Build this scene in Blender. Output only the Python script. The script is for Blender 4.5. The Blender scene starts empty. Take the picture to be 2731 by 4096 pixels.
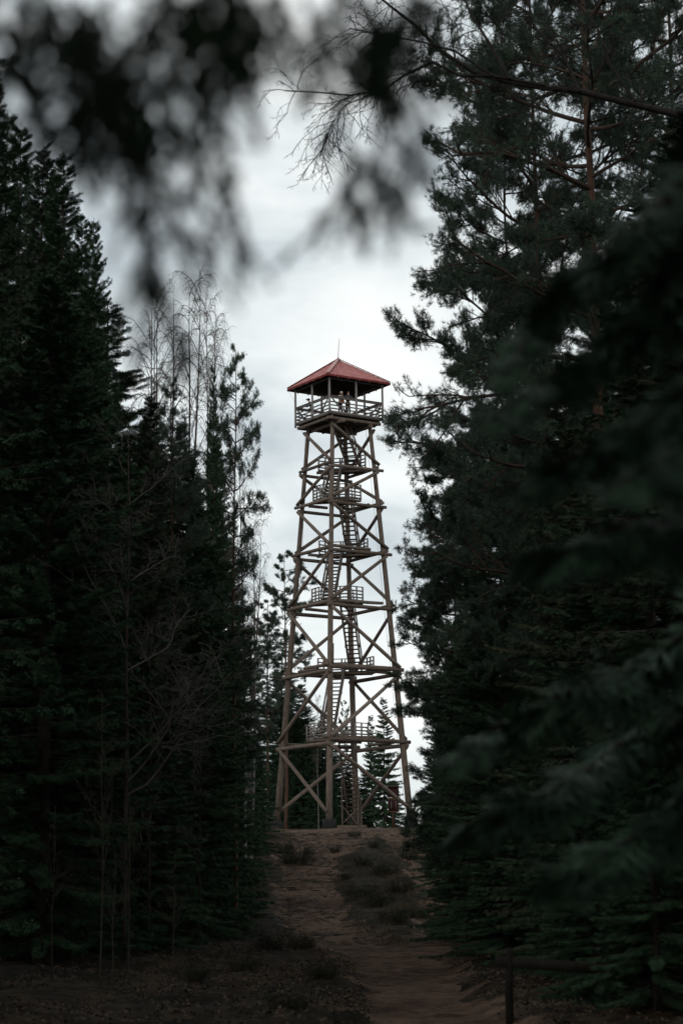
import bpy, math, random
import numpy as np
from mathutils import Vector, Matrix, Quaternion
random.seed(11); RNG = np.random.default_rng(11)
scene = bpy.context.scene
C = scene.collection
R = math.radians
F = 8000.0            # focal length in pixels of the photograph
PITCH = R(10.74); ROLL = R(-0.64)

# ------------------------------------------------------------------ camera
cam_d = bpy.data.cameras.new('camera'); cam = bpy.data.objects.new('camera', cam_d); C.objects.link(cam)
CM = Matrix.Rotation(R(90) + PITCH, 4, 'X') @ Matrix.Rotation(ROLL, 4, 'Z')
cam.matrix_world = CM
cam_d.sensor_fit = 'VERTICAL'; cam_d.sensor_height = 36.0; cam_d.sensor_width = 24.0
cam_d.lens = F / 4096 * 36.0
cam_d.clip_start = 0.05; cam_d.clip_end = 5000
cam_d.dof.use_dof = True; cam_d.dof.focus_distance = 120; cam_d.dof.aperture_fstop = 2.8
cam_d.dof.aperture_blades = 9
scene.camera = cam
M3 = CM.to_3x3()
def P(px, py, Y):
    """world point seen at photograph pixel (px,py) at depth Y"""
    d = M3 @ Vector(((px - 1365.5) / F, (2048 - py) / F, -1.0))
    return d * (Y / d.y)
def D(dx, dy, Y):      # same in the 1568-wide viewing scale
    return P(dx * 1.7417, dy * 1.7417, Y)

# ------------------------------------------------------------------ tagging
def tag(o, label=None, cat=None, group=None, kind=None):
    if label: o['label'] = label
    if cat: o['category'] = cat
    if group: o['group'] = group
    if kind: o['kind'] = kind
    return o
def empty(name, loc=(0, 0, 0), rz=0):
    o = bpy.data.objects.new(name, None); o.empty_display_size = 0.2
    C.objects.link(o); o.location = loc; o.rotation_euler = (0, 0, rz); return o

# ------------------------------------------------------------------ mesh buffer
class MB:
    def __init__(s): s.v = []; s.q = []; s.t = []; s.n = 0; s.ng = []
    def add(s, v, f):
        v = np.asarray(v, float).reshape(-1, 3); f = np.asarray(f, int)
        (s.q if f.shape[1] == 4 else s.t).append(f + s.n)
        s.v.append(v); s.n += len(v)
    def tube(s, pts, radii, n=6, cap=True, wob=0.0):
        pts = np.asarray([tuple(p) for p in pts], float); k = len(pts)
        radii = np.broadcast_to(np.asarray(radii, float), (k,)).copy()
        tan = np.gradient(pts, axis=0); tan /= (np.linalg.norm(tan, axis=1, keepdims=True) + 1e-12)
        ref = np.array([0, 0, 1.0]) if abs(tan[0][2]) < 0.85 else np.array([1.0, 0, 0])
        rings = []
        a = np.arange(n) * 2 * math.pi / n
        for i in range(k):
            u = np.cross(tan[i], ref); u /= np.linalg.norm(u) + 1e-12
            w = np.cross(tan[i], u); ref = -np.cross(tan[i], u) if False else ref
            rr = radii[i] * (1 + (RNG.uniform(-wob, wob, n) if wob else 0))
            rings.append(pts[i] + np.outer(np.cos(a) * rr, u) + np.outer(np.sin(a) * rr, w))
        V = np.concatenate(rings)
        j = np.arange(n); j2 = (j + 1) % n
        Q = np.concatenate([np.stack([i * n + j, i * n + j2, (i + 1) * n + j2, (i + 1) * n + j], 1) for i in range(k - 1)])
        base = s.n; s.add(V, Q)
        if cap:
            for end, i in ((0, 0), (1, k - 1)):
                c = pts[i][None]; b2 = s.n
                s.v.append(c); s.n += 1
                idx = base + i * n + j; idx2 = base + i * n + j2
                T = np.stack([idx, idx2, np.full(n, b2)], 1)
                if end == 0: T = T[:, ::-1]
                s.t.append(T)
    def box(s, c, half, ax=None):
        ax = np.eye(3) if ax is None else np.asarray(ax, float)
        sg = np.array([[-1,-1,-1],[1,-1,-1],[1,1,-1],[-1,1,-1],[-1,-1,1],[1,-1,1],[1,1,1],[-1,1,1]], float)
        V = np.asarray(tuple(c), float) + (sg * np.asarray(half)) @ ax
        s.add(V, [[0,3,2,1],[4,5,6,7],[0,1,5,4],[1,2,6,5],[2,3,7,6],[3,0,4,7]])
    def plank(s, p0, p1, w, t, up=(0, 0, 1)):
        p0 = np.asarray(tuple(p0), float); p1 = np.asarray(tuple(p1), float)
        d = p1 - p0; L = np.linalg.norm(d); d /= L
        u = np.asarray(up, float); u = u - d * np.dot(u, d)
        if np.linalg.norm(u) < 1e-6: u = np.array([1.0, 0, 0]) - d * d[0]
        u /= np.linalg.norm(u); r = np.cross(d, u)
        s.box((p0 + p1) / 2, (L / 2, t / 2, w / 2), [d, r, u])
    def inst(s, bv, bf, mats, offs):
        """many copies of a little mesh: mats (N,3,3) rows are axes, offs (N,3)"""
        N = len(offs); k = len(bv)
        V = np.einsum('kc,ncd->nkd', bv, mats) + offs[:, None, :]
        Fc = (bf[None] + (np.arange(N) * k)[:, None, None]).reshape(-1, bf.shape[1])
        s.add(V.reshape(-1, 3), Fc)
    def mesh(s, name, smooth=False):
        V = np.concatenate(s.v) if s.v else np.zeros((0, 3))
        q = np.concatenate(s.q) if s.q else np.zeros((0, 4), int)
        t = np.concatenate(s.t) if s.t else np.zeros((0, 3), int)
        me = bpy.data.meshes.new(name)
        me.vertices.add(len(V)); me.vertices.foreach_set('co', V.astype(np.float32).ravel())
        nl = q.size + t.size; nf = len(q) + len(t)
        me.loops.add(nl); me.loops.foreach_set('vertex_index', np.concatenate([q.ravel(), t.ravel()]).astype(np.int32))
        me.polygons.add(nf)
        st = np.concatenate([np.arange(len(q)) * 4, q.size + np.arange(len(t)) * 3]).astype(np.int32)
        me.polygons.foreach_set('loop_start', st)
        me.update(calc_edges=True)
        if smooth: me.polygons.foreach_set('use_smooth', np.ones(nf, bool))
        return me
    def build(s, name, mat, parent=None, smooth=False):
        me = s.mesh(name, smooth); me.materials.append(mat)
        o = bpy.data.objects.new(name, me); C.objects.link(o)
        if parent: o.parent = parent
        return o

# ------------------------------------------------------------------ materials
def mat_new(name):
    m = bpy.data.materials.new(name); m.use_nodes = True
    nt = m.node_tree; b = nt.nodes['Principled BSDF']; return m, nt, b
def ramp(nt, fac, stops):
    r = nt.nodes.new('ShaderNodeValToRGB'); e = r.color_ramp.elements
    while len(e) < len(stops): e.new(0.5)
    for i, (p, c) in enumerate(stops): e[i].position = p; e[i].color = (*c, 1)
    nt.links.new(fac, r.inputs[0]); return r.outputs[0]
def noise(nt, vec, scale, detail=4, rough=0.6):
    n = nt.nodes.new('ShaderNodeTexNoise'); n.inputs['Scale'].default_value = scale
    n.inputs['Detail'].default_value = detail; n.inputs['Roughness'].default_value = rough
    if vec: nt.links.new(vec, n.inputs['Vector'])
    return n.outputs['Fac']
def objvec(nt, scale=(1, 1, 1)):
    tc = nt.nodes.new('ShaderNodeTexCoord'); mp = nt.nodes.new('ShaderNodeMapping')
    mp.inputs['Scale'].default_value = scale; nt.links.new(tc.outputs['Object'], mp.inputs['Vector']); return mp.outputs[0]
def simple(name, stops, nscale=3, vs=(1, 1, 1), rough=0.85, spec=0.2, bump=0.0, metal=0.0):
    m, nt, b = mat_new(name)
    v = objvec(nt, vs); f = noise(nt, v, nscale, 6, 0.65)
    oi = nt.nodes.new('ShaderNodeObjectInfo')
    mx = nt.nodes.new('ShaderNodeMath'); mx.operation = 'MULTIPLY_ADD'
    nt.links.new(oi.outputs['Random'], mx.inputs[0]); mx.inputs[1].default_value = 0.16; mx.inputs[2].default_value = -0.08
    ad = nt.nodes.new('ShaderNodeMath'); ad.operation = 'ADD'; nt.links.new(f, ad.inputs[0]); nt.links.new(mx.outputs[0], ad.inputs[1])
    col = ramp(nt, ad.outputs[0], stops)
    nt.links.new(col, b.inputs['Base Color'])
    b.inputs['Roughness'].default_value = rough; b.inputs['Specular IOR Level'].default_value = spec
    b.inputs['Metallic'].default_value = metal
    if bump:
        bp = nt.nodes.new('ShaderNodeBump'); bp.inputs['Strength'].default_value = bump; bp.inputs['Distance'].default_value = 0.02
        nt.links.new(f, bp.inputs['Height']); nt.links.new(bp.outputs[0], b.inputs['Normal'])
    return m
M = {}
M['log'] = simple('weathered_log', [(0.28, (.038, .027, .021)), (0.42, (.10, .074, .058)), (0.56, (.155, .119, .096)), (0.74, (.27, .22, .185))], 2.6, (10, 10, 0.9), bump=0.9)
M['logdark'] = simple('shaded_bark_log', [(0.3, (.05, .036, .03)), (0.6, (.12, .09, .075))], 2.0, (8, 8, 1), bump=0.5)
M['plank'] = simple('grey_plank', [(0.25, (.07, .056, .050)), (0.5, (.14, .12, .107)), (0.75, (.22, .195, .18))], 3, (3, 3, 3), bump=0.3)
M['tread'] = simple('brown_plank', [(0.3, (.04, .027, .022)), (0.6, (.085, .06, .048))], 4, (2, 2, 2))
M['post'] = simple('grey_post', [(0.25, (.12, .107, .10)), (0.5, (.22, .20, .19)), (0.75, (.31, .29, .275))], 3, (5, 5, .7), bump=0.3)
M['roof'] = simple('red_sheet_roof', [(0.28, (.27, .075, .070)), (0.5, (.40, .125, .118)), (0.75, (.50, .23, .21))], 2.2, rough=0.42, spec=0.5)
M['ridge'] = simple('ridge_cap', [(0.3, (.42, .16, .15)), (0.6, (.60, .36, .34))], 2, rough=0.45, spec=0.4)
M['fascia'] = simple('red_fascia', [(0.3, (.15, .03, .028)), (0.7, (.24, .05, .045))], 2)
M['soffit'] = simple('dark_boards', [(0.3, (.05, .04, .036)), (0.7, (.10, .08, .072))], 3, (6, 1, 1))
M['metal'] = simple('dark_metal', [(0.3, (.06, .06, .065)), (0.7, (.12, .12, .125))], 5, rough=0.5, spec=0.5)
M['concrete'] = simple('dark_concrete', [(0.3, (.016, .016, .018)), (0.7, (.035, .034, .036))], 5, bump=0.3)
M['sandstep'] = simple('worn_step', [(0.3, (.10, .075, .058)), (0.7, (.17, .13, .10))], 5, bump=0.3)
M['spruce'] = simple('spruce_needles', [(0.25, (.018, .038, .019)), (0.5, (.034, .070, .035)), (0.7, (.054, .10, .050)), (0.85, (.085, .125, .055))], 1.4, rough=0.7, spec=0.12)
M['spruce2'] = simple('old_spruce_needles', [(0.25, (.026, .036, .022)), (0.5, (.046, .066, .038)), (0.8, (.085, .10, .05))], 1.7, rough=0.7, spec=0.12)
M['pine'] = simple('pine_needles', [(0.25, (.024, .040, .028)), (0.5, (.044, .072, .048)), (0.8, (.075, .11, .068))], 1.6, rough=0.6, spec=0.25)
M['bark'] = simple('dark_bark', [(0.3, (.022, .017, .014)), (0.7, (.065, .05, .042))], 8, (1, 1, .4), bump=0.6)
M['blackbark'] = simple('black_limb_bark', [(0.3, (.012, .010, .009)), (0.7, (.035, .028, .024))], 8)
M['redbark'] = simple('pine_bark', [(0.3, (.035, .020, .015)), (0.55, (.08, .042, .028)), (0.8, (.12, .07, .048))], 7, (1, 1, .5), bump=0.6)
M['pinelimb'] = simple('pine_limb', [(0.3, (.028, .019, .015)), (0.7, (.07, .045, .034))], 7)
M['birchbark'] = simple('birch_bark', [(0.40, (.03, .027, .024)), (0.52, (.15, .14, .13)), (0.75, (.30, .28, .265))], 6, (1, 1, 1.4))
M['birchtwig'] = simple('birch_twig', [(0.3, (.06, .048, .042)), (0.7, (.13, .105, .09))], 4)
M['greytwig'] = simple('grey_twig', [(0.3, (.07, .062, .054)), (0.7, (.15, .135, .118))], 4)
M['sapling'] = simple('sapling_stem', [(0.3, (.035, .03, .022)), (0.7, (.08, .066, .05))], 4)
M['fgspruce'] = simple('light_lifted_spruce_needles', [(0.25, (.020, .050, .028)), (0.5, (.042, .088, .050)), (0.8, (.075, .135, .075))], 6, rough=.6, spec=.3)  # needle colour lightened in place of more light on the near boughs
M['heather'] = simple('heather', [(0.3, (.011, .016, .010)), (0.55, (.026, .028, .017)), (0.8, (.05, .042, .026))], 5)
M['grass'] = simple('dry_grass', [(0.3, (.032, .024, .013)), (0.55, (.08, .060, .034)), (0.8, (.16, .118, .068))], 1.5)
M['leaf'] = simple('dead_leaf', [(0.3, (.025, .016, .010)), (0.5, (.08, .054, .036)), (0.8, (.17, .125, .09))], 6)
M['signred'] = simple('red_brown_board', [(0.3, (.028, .012, .010)), (0.7, (.055, .022, .018))], 3, (1, 1, 4))
M['signpost'] = simple('brown_sign_post', [(0.3, (.08, .040, .026)), (0.7, (.14, .07, .045))], 4)
M['fence'] = simple('shade_darkened_rail', [(0.3, (.008, .007, .005)), (0.7, (.024, .021, .016))], 4, (3, 3, .8), bump=0.5)  # fence wood coloured near black so that it looks shadowed
def flat(name, col, rough=0.8): return simple(name, [(0.3, tuple(c * .85 for c in col)), (0.7, tuple(min(1, c * 1.1) for c in col))], 9, rough=rough)
M['skin'] = flat('skin', (.55, .33, .25), 0.6)
M['navy'] = flat('navy_cloth', (.05, .058, .075)); M['black'] = flat('black_cloth', (.02, .02, .023))
M['cream'] = flat('cream_cloth', (.62, .56, .48)); M['khaki'] = flat('khaki_cloth', (.17, .145, .10))
M['white'] = flat('white_knit', (.75, .70, .62)); M['tan'] = flat('tan_leather', (.30, .115, .045))
M['hair'] = flat('brown_hair', (.10, .055, .03)); M['hairdark'] = flat('dark_hair', (.03, .02, .015)); M['shoe'] = flat('dark_shoe', (.02, .018, .017))

# ------------------------------------------------------------------ terrain
def vnoise(x, y, seed=0):
    xi = np.floor(x).astype(np.int64); yi = np.floor(y).astype(np.int64); fx = x - xi; fy = y - yi
    fx = fx * fx * (3 - 2 * fx); fy = fy * fy * (3 - 2 * fy)
    def h(a, b):
        n = (a * 374761393 + b * 668265263 + seed * 1442695041) & 0xFFFFFFFF
        n = ((n ^ (n >> 13)) * 1274126177) & 0xFFFFFFFF
        return ((n ^ (n >> 16)) & 0xFFFF) / 65535.0
    return (h(xi, yi) * (1 - fx) + h(xi + 1, yi) * fx) * (1 - fy) + (h(xi, yi + 1) * (1 - fx) + h(xi + 1, yi + 1) * fx) * fy
def fbm(x, y, o=4, seed=0):
    s = 0; a = 0.5
    for i in range(o): s = s + a * (vnoise(x * 2 ** i, y * 2 ** i, seed + i) - 0.5); a *= 0.55
    return s
PY = [-60, 0, 30, 55, 70, 78, 88, 100, 108, 118, 128, 139, 150, 165, 190, 230, 320, 600, 3000]
PZ = [-2.2, -1.65, -1.65, -1.62, -1.5, -1.1, 0.2, 2.1, 2.95, 3.45, 3.85, 4.27, 4.55, 4.3, 1.5, -5, -18, -40, -60]
def path_d(x, y):
    c1 = np.interp(y, [0, 25, 48, 65, 80, 95, 108, 125, 150], [1.4, 1.15, 1.15, -.2, -1.5, -1.65, -.3, 0, 0])
    w1 = np.interp(y, [0, 25, 48, 65, 80, 95, 108, 118, 128, 150, 165], [.7, .75, 1.05, 1.1, 1.25, 1.3, 2.4, 4.2, 5.5, 7, 3])
    c2 = np.interp(y, [0, 44, 60, 80, 95, 112, 120], [1.1, 1.2, 2.6, 3.9, 3.6, 2.0, 1.0])
    w2 = np.interp(y, [0, 44, 60, 110, 120], [.3, .8, .8, .8, 1.5])
    return np.minimum(np.abs(x - c1) / w1, np.abs(x - c2) / w2)
def gbase(x, y):
    z = np.interp(y, PY, PZ) * 0.5 + np.interp(y - 4, PY, PZ) * 0.25 + np.interp(y + 4, PY, PZ) * 0.25
    z = z + 0.5 * fbm(x * .08, y * .05, 3, 5) * np.clip(np.abs(x) / 4, 0, 1)
    z = z + np.clip(np.abs(x) - 14, 0, 60) * 0.03
    return z
def gfull(x, y):
    d = path_d(x, y); off = np.clip((d - 0.8) / 0.6, 0, 1)
    z = gbase(x, y) + off * (0.18 + 0.40 * fbm(x * 1.1, y * .7, 4, 9)) + 0.15 * fbm(x * 1.6, y * 1.3, 4, 21)
    rid = np.abs(fbm(x * .55, y * 1.3, 3, 33))            # roots and small steps across the path
    z = z + np.clip(0.05 - rid, 0, 1) * 2.2 * (1 - off) * ((y > 60) & (y < 112)) * 0.9
    return z
def g(x, y):
    return float(gfull(np.array([float(x)]), np.array([float(y)]))[0])
def graded(lo, hi, step, far, n=26):
    a = np.arange(lo, hi + 1e-6, step)
    gr = (1.32 ** np.arange(1, n + 1) - 1); gr = gr / gr[-1]
    return np.concatenate([(lo - gr * (far + lo if far + lo > 0 else far))[::-1], a, hi + gr * (far - hi)])
xs = graded(-13, 13, 0.16, 1500)
gr = (1.3 ** np.arange(1, 25) - 1); gr /= gr[-1]
ys = np.concatenate([(20 - gr * 90)[::-1], np.arange(20, 150, 0.28), 150 + gr * 2800])
X, Yg = np.meshgrid(xs, ys)
Z = gfull(X, Yg)
nx, ny = len(xs), len(ys)
ii, jj = np.meshgrid(np.arange(nx - 1), np.arange(ny - 1)); idx = (jj * nx + ii).ravel()
Q = np.stack([idx, idx + 1, idx + nx + 1, idx + nx], 1)
mb = MB(); mb.add(np.stack([X.ravel(), Yg.ravel(), Z.ravel()], 1), Q)
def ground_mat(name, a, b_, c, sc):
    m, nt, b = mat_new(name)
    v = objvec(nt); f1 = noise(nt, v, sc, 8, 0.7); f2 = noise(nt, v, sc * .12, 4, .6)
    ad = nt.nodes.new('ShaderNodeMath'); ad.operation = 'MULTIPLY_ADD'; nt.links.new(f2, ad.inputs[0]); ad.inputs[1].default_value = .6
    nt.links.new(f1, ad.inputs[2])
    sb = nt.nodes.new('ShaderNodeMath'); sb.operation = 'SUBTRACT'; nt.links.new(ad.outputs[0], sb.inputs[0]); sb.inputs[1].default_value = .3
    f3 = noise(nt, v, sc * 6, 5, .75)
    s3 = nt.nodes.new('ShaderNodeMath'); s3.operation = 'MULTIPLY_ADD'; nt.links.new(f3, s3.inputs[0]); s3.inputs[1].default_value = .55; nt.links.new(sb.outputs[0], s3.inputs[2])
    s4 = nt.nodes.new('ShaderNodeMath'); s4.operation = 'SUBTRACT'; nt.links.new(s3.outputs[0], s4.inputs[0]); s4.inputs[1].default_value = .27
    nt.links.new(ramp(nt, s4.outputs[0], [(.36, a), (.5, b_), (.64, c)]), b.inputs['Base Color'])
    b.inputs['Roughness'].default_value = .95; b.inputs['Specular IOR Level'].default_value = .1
    bp = nt.nodes.new('ShaderNodeBump'); bp.inputs['Strength'].default_value = .8; bp.inputs['Distance'].default_value = .05
    nt.links.new(f1, bp.inputs['Height']); nt.links.new(bp.outputs[0], b.inputs['Normal']); return m
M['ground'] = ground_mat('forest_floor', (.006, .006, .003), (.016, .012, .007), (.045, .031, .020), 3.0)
M['path'] = ground_mat('bare_earth', (.028, .016, .011), (.070, .043, .029), (.125, .083, .057), 2.4)
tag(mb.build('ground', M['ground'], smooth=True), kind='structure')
# the path: a sheet that dips under the ground along an uneven edge
xs2 = np.arange(-9, 9.01, 0.14); ys2 = np.arange(12, 160, 0.25)
X2, Y2 = np.meshgrid(xs2, ys2)
d2 = path_d(X2, Y2) + 1.7 * fbm(X2 * 1.3, Y2 * .8, 4, 71)
Z2 = gfull(X2, Y2) + np.clip((1.05 - d2) * .12, -.25, .022)
keep = (d2 < 1.35); nx2 = len(xs2)
ii, jj = np.meshgrid(np.arange(nx2 - 1), np.arange(len(ys2) - 1)); kk = (keep[:-1, :-1] | keep[1:, 1:])
idx = (jj * nx2 + ii)[kk]
used = np.unique(np.concatenate([idx, idx + 1, idx + nx2 + 1, idx + nx2]))
remap = -np.ones(X2.size, int); remap[used] = np.arange(len(used))
mb = MB(); mb.add(np.stack([X2.ravel(), Y2.ravel(), Z2.ravel()], 1)[used], remap[np.stack([idx, idx + 1, idx + nx2 + 1, idx + nx2], 1)])
tag(mb.build('path', M['path'], smooth=True), kind='structure')

# ------------------------------------------------------------------ foliage pieces
def rot_frames(dirs, ups=None, roll=None):
    """rows: x=side, y=dir, z=normal"""
    d = dirs / (np.linalg.norm(dirs, axis=1, keepdims=True) + 1e-12)
    if ups is None: ups = np.tile([0, 0, 1.0], (len(d), 1))
    s = np.cross(d, ups); s /= (np.linalg.norm(s, axis=1, keepdims=True) + 1e-9)
    n = np.cross(s, d)
    if roll is not None:
        c, q = np.cos(roll)[:, None], np.sin(roll)[:, None]
        s, n = s * c + n * q, n * c - s * q
    return np.stack([s, d, n], 1)
def sprig_mesh(seed, w=.035, nside=5):
    """a flat spruce spray 1 unit long made of narrow kite-shaped shoots"""
    r = random.Random(seed); V = []; Fq = []
    def kite(p, d, L, wd, dz):
        px, py = p; dx, dy = d; k = len(V)
        V.extend([(px, py, dz[0]), (px + dx * L * .45 - dy * wd, py + dy * L * .45 + dx * wd, dz[1]),
                  (px + dx * L, py + dy * L, dz[2]), (px + dx * L * .45 + dy * wd, py + dy * L * .45 - dx * wd, dz[1])])
        Fq.append((k, k + 1, k + 2, k + 3))
    kite((0, 0), (0, 1), 1.0, w, (0, .02, -.05))
    for i in range(nside):
        for sg in (-1, 1):
            t = .12 + .75 * i / nside + r.uniform(-.05, .05); a = R(r.uniform(35, 60)) * sg
            L = (1 - t) * .62 + .12
            kite((0, t), (math.sin(a), math.cos(a)), L * r.uniform(.8, 1.15), w * .85, (0, r.uniform(-.06, .04), r.uniform(-.16, .02)))
    return np.array(V), np.array(Fq)
SPRIG = sprig_mesh(3, .036, 6)
SPRIGN = sprig_mesh(4, .028, 9)
def make_spruce(seed, H, Rad, base=0.02, dens=1.0, droop=1.0, cone=.45):
    rg = np.random.default_rng(seed)
    tr = MB(); lean = rg.uniform(-.01, .01, 2)
    zs = np.linspace(-.5, H, 9)
    ax = lambda z: np.array([lean[0] * z, lean[1] * z, z])
    tr.tube([ax(z) for z in zs], [max(.012, .011 * (H - z) + .01) for z in zs], 8, wob=.05)
    br = MB(); dirs = []; offs = []; scl = []; rolls = []; ups = []
    z = base * H + .3
    while z < H - .15:
        t = z / H
        nb = int(rg.integers(4, 6)) if t > .85 else int(rg.integers(4, 7))
        prof = min(1.0, (1 - t) / cone) ** .85 * (.78 + .22 * (1 - t)) * (1.0 if t > .25 else .82 + .18 * t / .25)
        for b in range(nb):
            ph = rg.uniform(0, 2 * math.pi); L = Rad * prof * rg.uniform(.62, 1.18) + .12
            zz = z + rg.uniform(-.12, .12)
            rise = (.35 * t + .05) - .28 * (1 - t) * droop
            n = max(3, int(L / .35) + 2); s = np.linspace(0, 1, n)
            hz = L * s
            curve = rise * hz - .16 * droop * hz * s + .20 * L * s ** 3
            side = rg.uniform(-.12, .12) * hz * s
            pts = ax(zz) + np.stack([math.cos(ph) * hz - math.sin(ph) * side, math.sin(ph) * hz + math.cos(ph) * side, curve], 1)
            br.tube(pts, np.linspace(.010 + .008 * L, .004, n), 3, cap=False)
            m = int(L * 26 * dens) + 6
            u = rg.uniform(.10, 1.0, m) ** .85
            pos = np.stack([np.interp(u, s, pts[:, k]) for k in range(3)], 1)
            sg = rg.choice([-1, 1], m)
            hang = np.where(rg.uniform(0, 1, m) < .35, -.9 * droop, 0)[:, None]
            out = np.array([math.cos(ph), math.sin(ph), 0]); lat = np.array([-math.sin(ph), math.cos(ph), 0])
            fw = rg.uniform(.3, 1.1, m)[:, None]; lt = (rg.uniform(.2, 1.0, m) * sg)[:, None]
            dn = (-rg.uniform(.05, 1.25, m)[:, None] * droop + hang) * (1.1 - t)
            dd = out * fw + lat * lt + np.array([0, 0, 1.0]) * (dn + rise * .5 + .12 * t)
            dirs.append(dd); offs.append(pos); scl.append((.14 + .22 * (1 - u) * min(1, L / 1.5) + .03) * rg.uniform(.65, 1.25, m))
            rolls.append(rg.normal(0, .5, m))
            # tip
            dirs.append((pts[-1] - pts[-2])[None]); offs.append(pts[-2][None]); scl.append(np.array([.32 + .1 * L / Rad])); rolls.append(np.zeros(1))
        z += rg.uniform(.18, .34) * (1.15 - .65 * t)
    dirs = np.concatenate(dirs); offs = np.concatenate(offs); scl = np.concatenate(scl); rolls = np.concatenate(rolls)
    fr = rot_frames(dirs, roll=rolls) * scl[:, None, None]
    cr = MB(); cr.inst(SPRIG[0], SPRIG[1], fr, offs)
    return tr, br, cr
def needle_star(seed, n=18, w=.036):
    r = np.random.default_rng(seed); V = []; T = []
    for i in range(n):
        a = r.uniform(0, 6.283); e = r.uniform(.25, 1.3); d = np.array([math.cos(a) * math.sin(e), math.cos(e), math.sin(a) * math.sin(e)])
        s = np.cross(d, r.normal(size=3)); s /= np.linalg.norm(s); L = r.uniform(.7, 1.1); b = np.array([0, r.uniform(-.5, .3), 0])
        k = len(V); V += [b - s * w, b + s * w, b + d * L]; T.append((k, k + 1, k + 2))
    return np.array(V), np.array(T)
STAR = needle_star(5)
def grow(rg, mb, p, d, L, r, lvl, out, spread, up, maxl, nseg=5, sides=4, tip=.5, wig=.22, kids=(8, 7, 4)):
    pts = [p]; dd = d / np.linalg.norm(d); st = L / nseg
    for i in range(nseg):
        dd = dd + rg.normal(0, wig, 3) * np.array([1, 1, .7]); dd[2] += up; dd /= np.linalg.norm(dd)
        pts.append(pts[-1] + dd * st)
    pts = np.array(pts); mb.tube(pts, np.linspace(r, max(r * .35, .0035), nseg + 1), sides if lvl == 0 else 3, cap=False)
    if lvl == maxl:
        for q in (1.0, .8, .6, .35):
            k_ = q * nseg; i_ = min(nseg - 1, int(k_)); out.append((pts[i_] * (1 - k_ + i_) + pts[i_ + 1] * (k_ - i_), dd))
        return
    k = kids[lvl]
    for j in range(k):
        t = (.18 + .82 * (j + rg.uniform(0, 1)) / k) * nseg; i = min(nseg - 1, int(t)); f = t - i
        q = pts[i] * (1 - f) + pts[i + 1] * f; ax = pts[i + 1] - pts[i]; ax /= np.linalg.norm(ax)
        v = rg.normal(size=3); v -= ax * v.dot(ax); v /= np.linalg.norm(v); v[2] *= .6
        nd = ax * .75 + v * spread
        grow(rg, mb, q, nd, L * rg.uniform(.28, .48) * (1.15 - .5 * t / nseg), r * .5, lvl + 1, out, spread, up, maxl, 4, 3, tip, wig, kids)
def make_pine(seed, H, base, Rad, nl=34, dens=3, tuft=.12, kids=(8, 6), wig=.16):
    rg = np.random.default_rng(seed)
    tr = MB(); zs = np.linspace(-.5, H, 14); cx = np.cumsum(rg.normal(0, .035, (14, 2)), 0)
    tr.tube([(cx[i][0], cx[i][1], z) for i, z in enumerate(zs)], [max(.02, .0068 * (H - z) + .015) for z in zs], 10, wob=.05)
    br = MB(); out = []
    for k in range(nl):
        t = (k + rg.uniform(0, 1)) / nl; z = base + (H - base) * t
        c = [np.interp(z, zs, cx[:, 0]), np.interp(z, zs, cx[:, 1]), z]
        ph = k * 2.4 + rg.uniform(-.5, .5)
        L = Rad * (math.sin(min(1, (1 - t) * 2.3 + .14) * math.pi / 2)) * rg.uniform(.65, 1.15) * (.85 + .15 * min(1, t * 5))
        e = -.10 + .55 * t + rg.uniform(-.15, .2)
        grow(rg, br, np.array(c), np.array([math.cos(ph), math.sin(ph), e]), L, (.012 + .011 * L), 0, out, .8, .012, 2, 8, 5, wig=wig, kids=(max(3, int(kids[0] * min(1, L / (.62 * Rad)))), max(3, int(kids[1] * min(1, .3 + .7 * L / (.62 * Rad)))), 0))
    p = np.array([o[0] for o in out]); d = np.array([o[1] for o in out])
    p = np.repeat(p, dens, 0); d = np.repeat(d, dens, 0)
    d = d + rg.normal(0, .5, d.shape) + np.array([0, 0, .35]); p = p + rg.normal(0, .055, p.shape)
    fr = rot_frames(d, roll=rg.uniform(0, 6.28, len(d))) * (tuft * rg.uniform(.7, 1.2, len(d)))[:, None, None]
    cr = MB(); cr.inst(STAR[0], STAR[1], fr, p)
    return tr, br, cr
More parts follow.
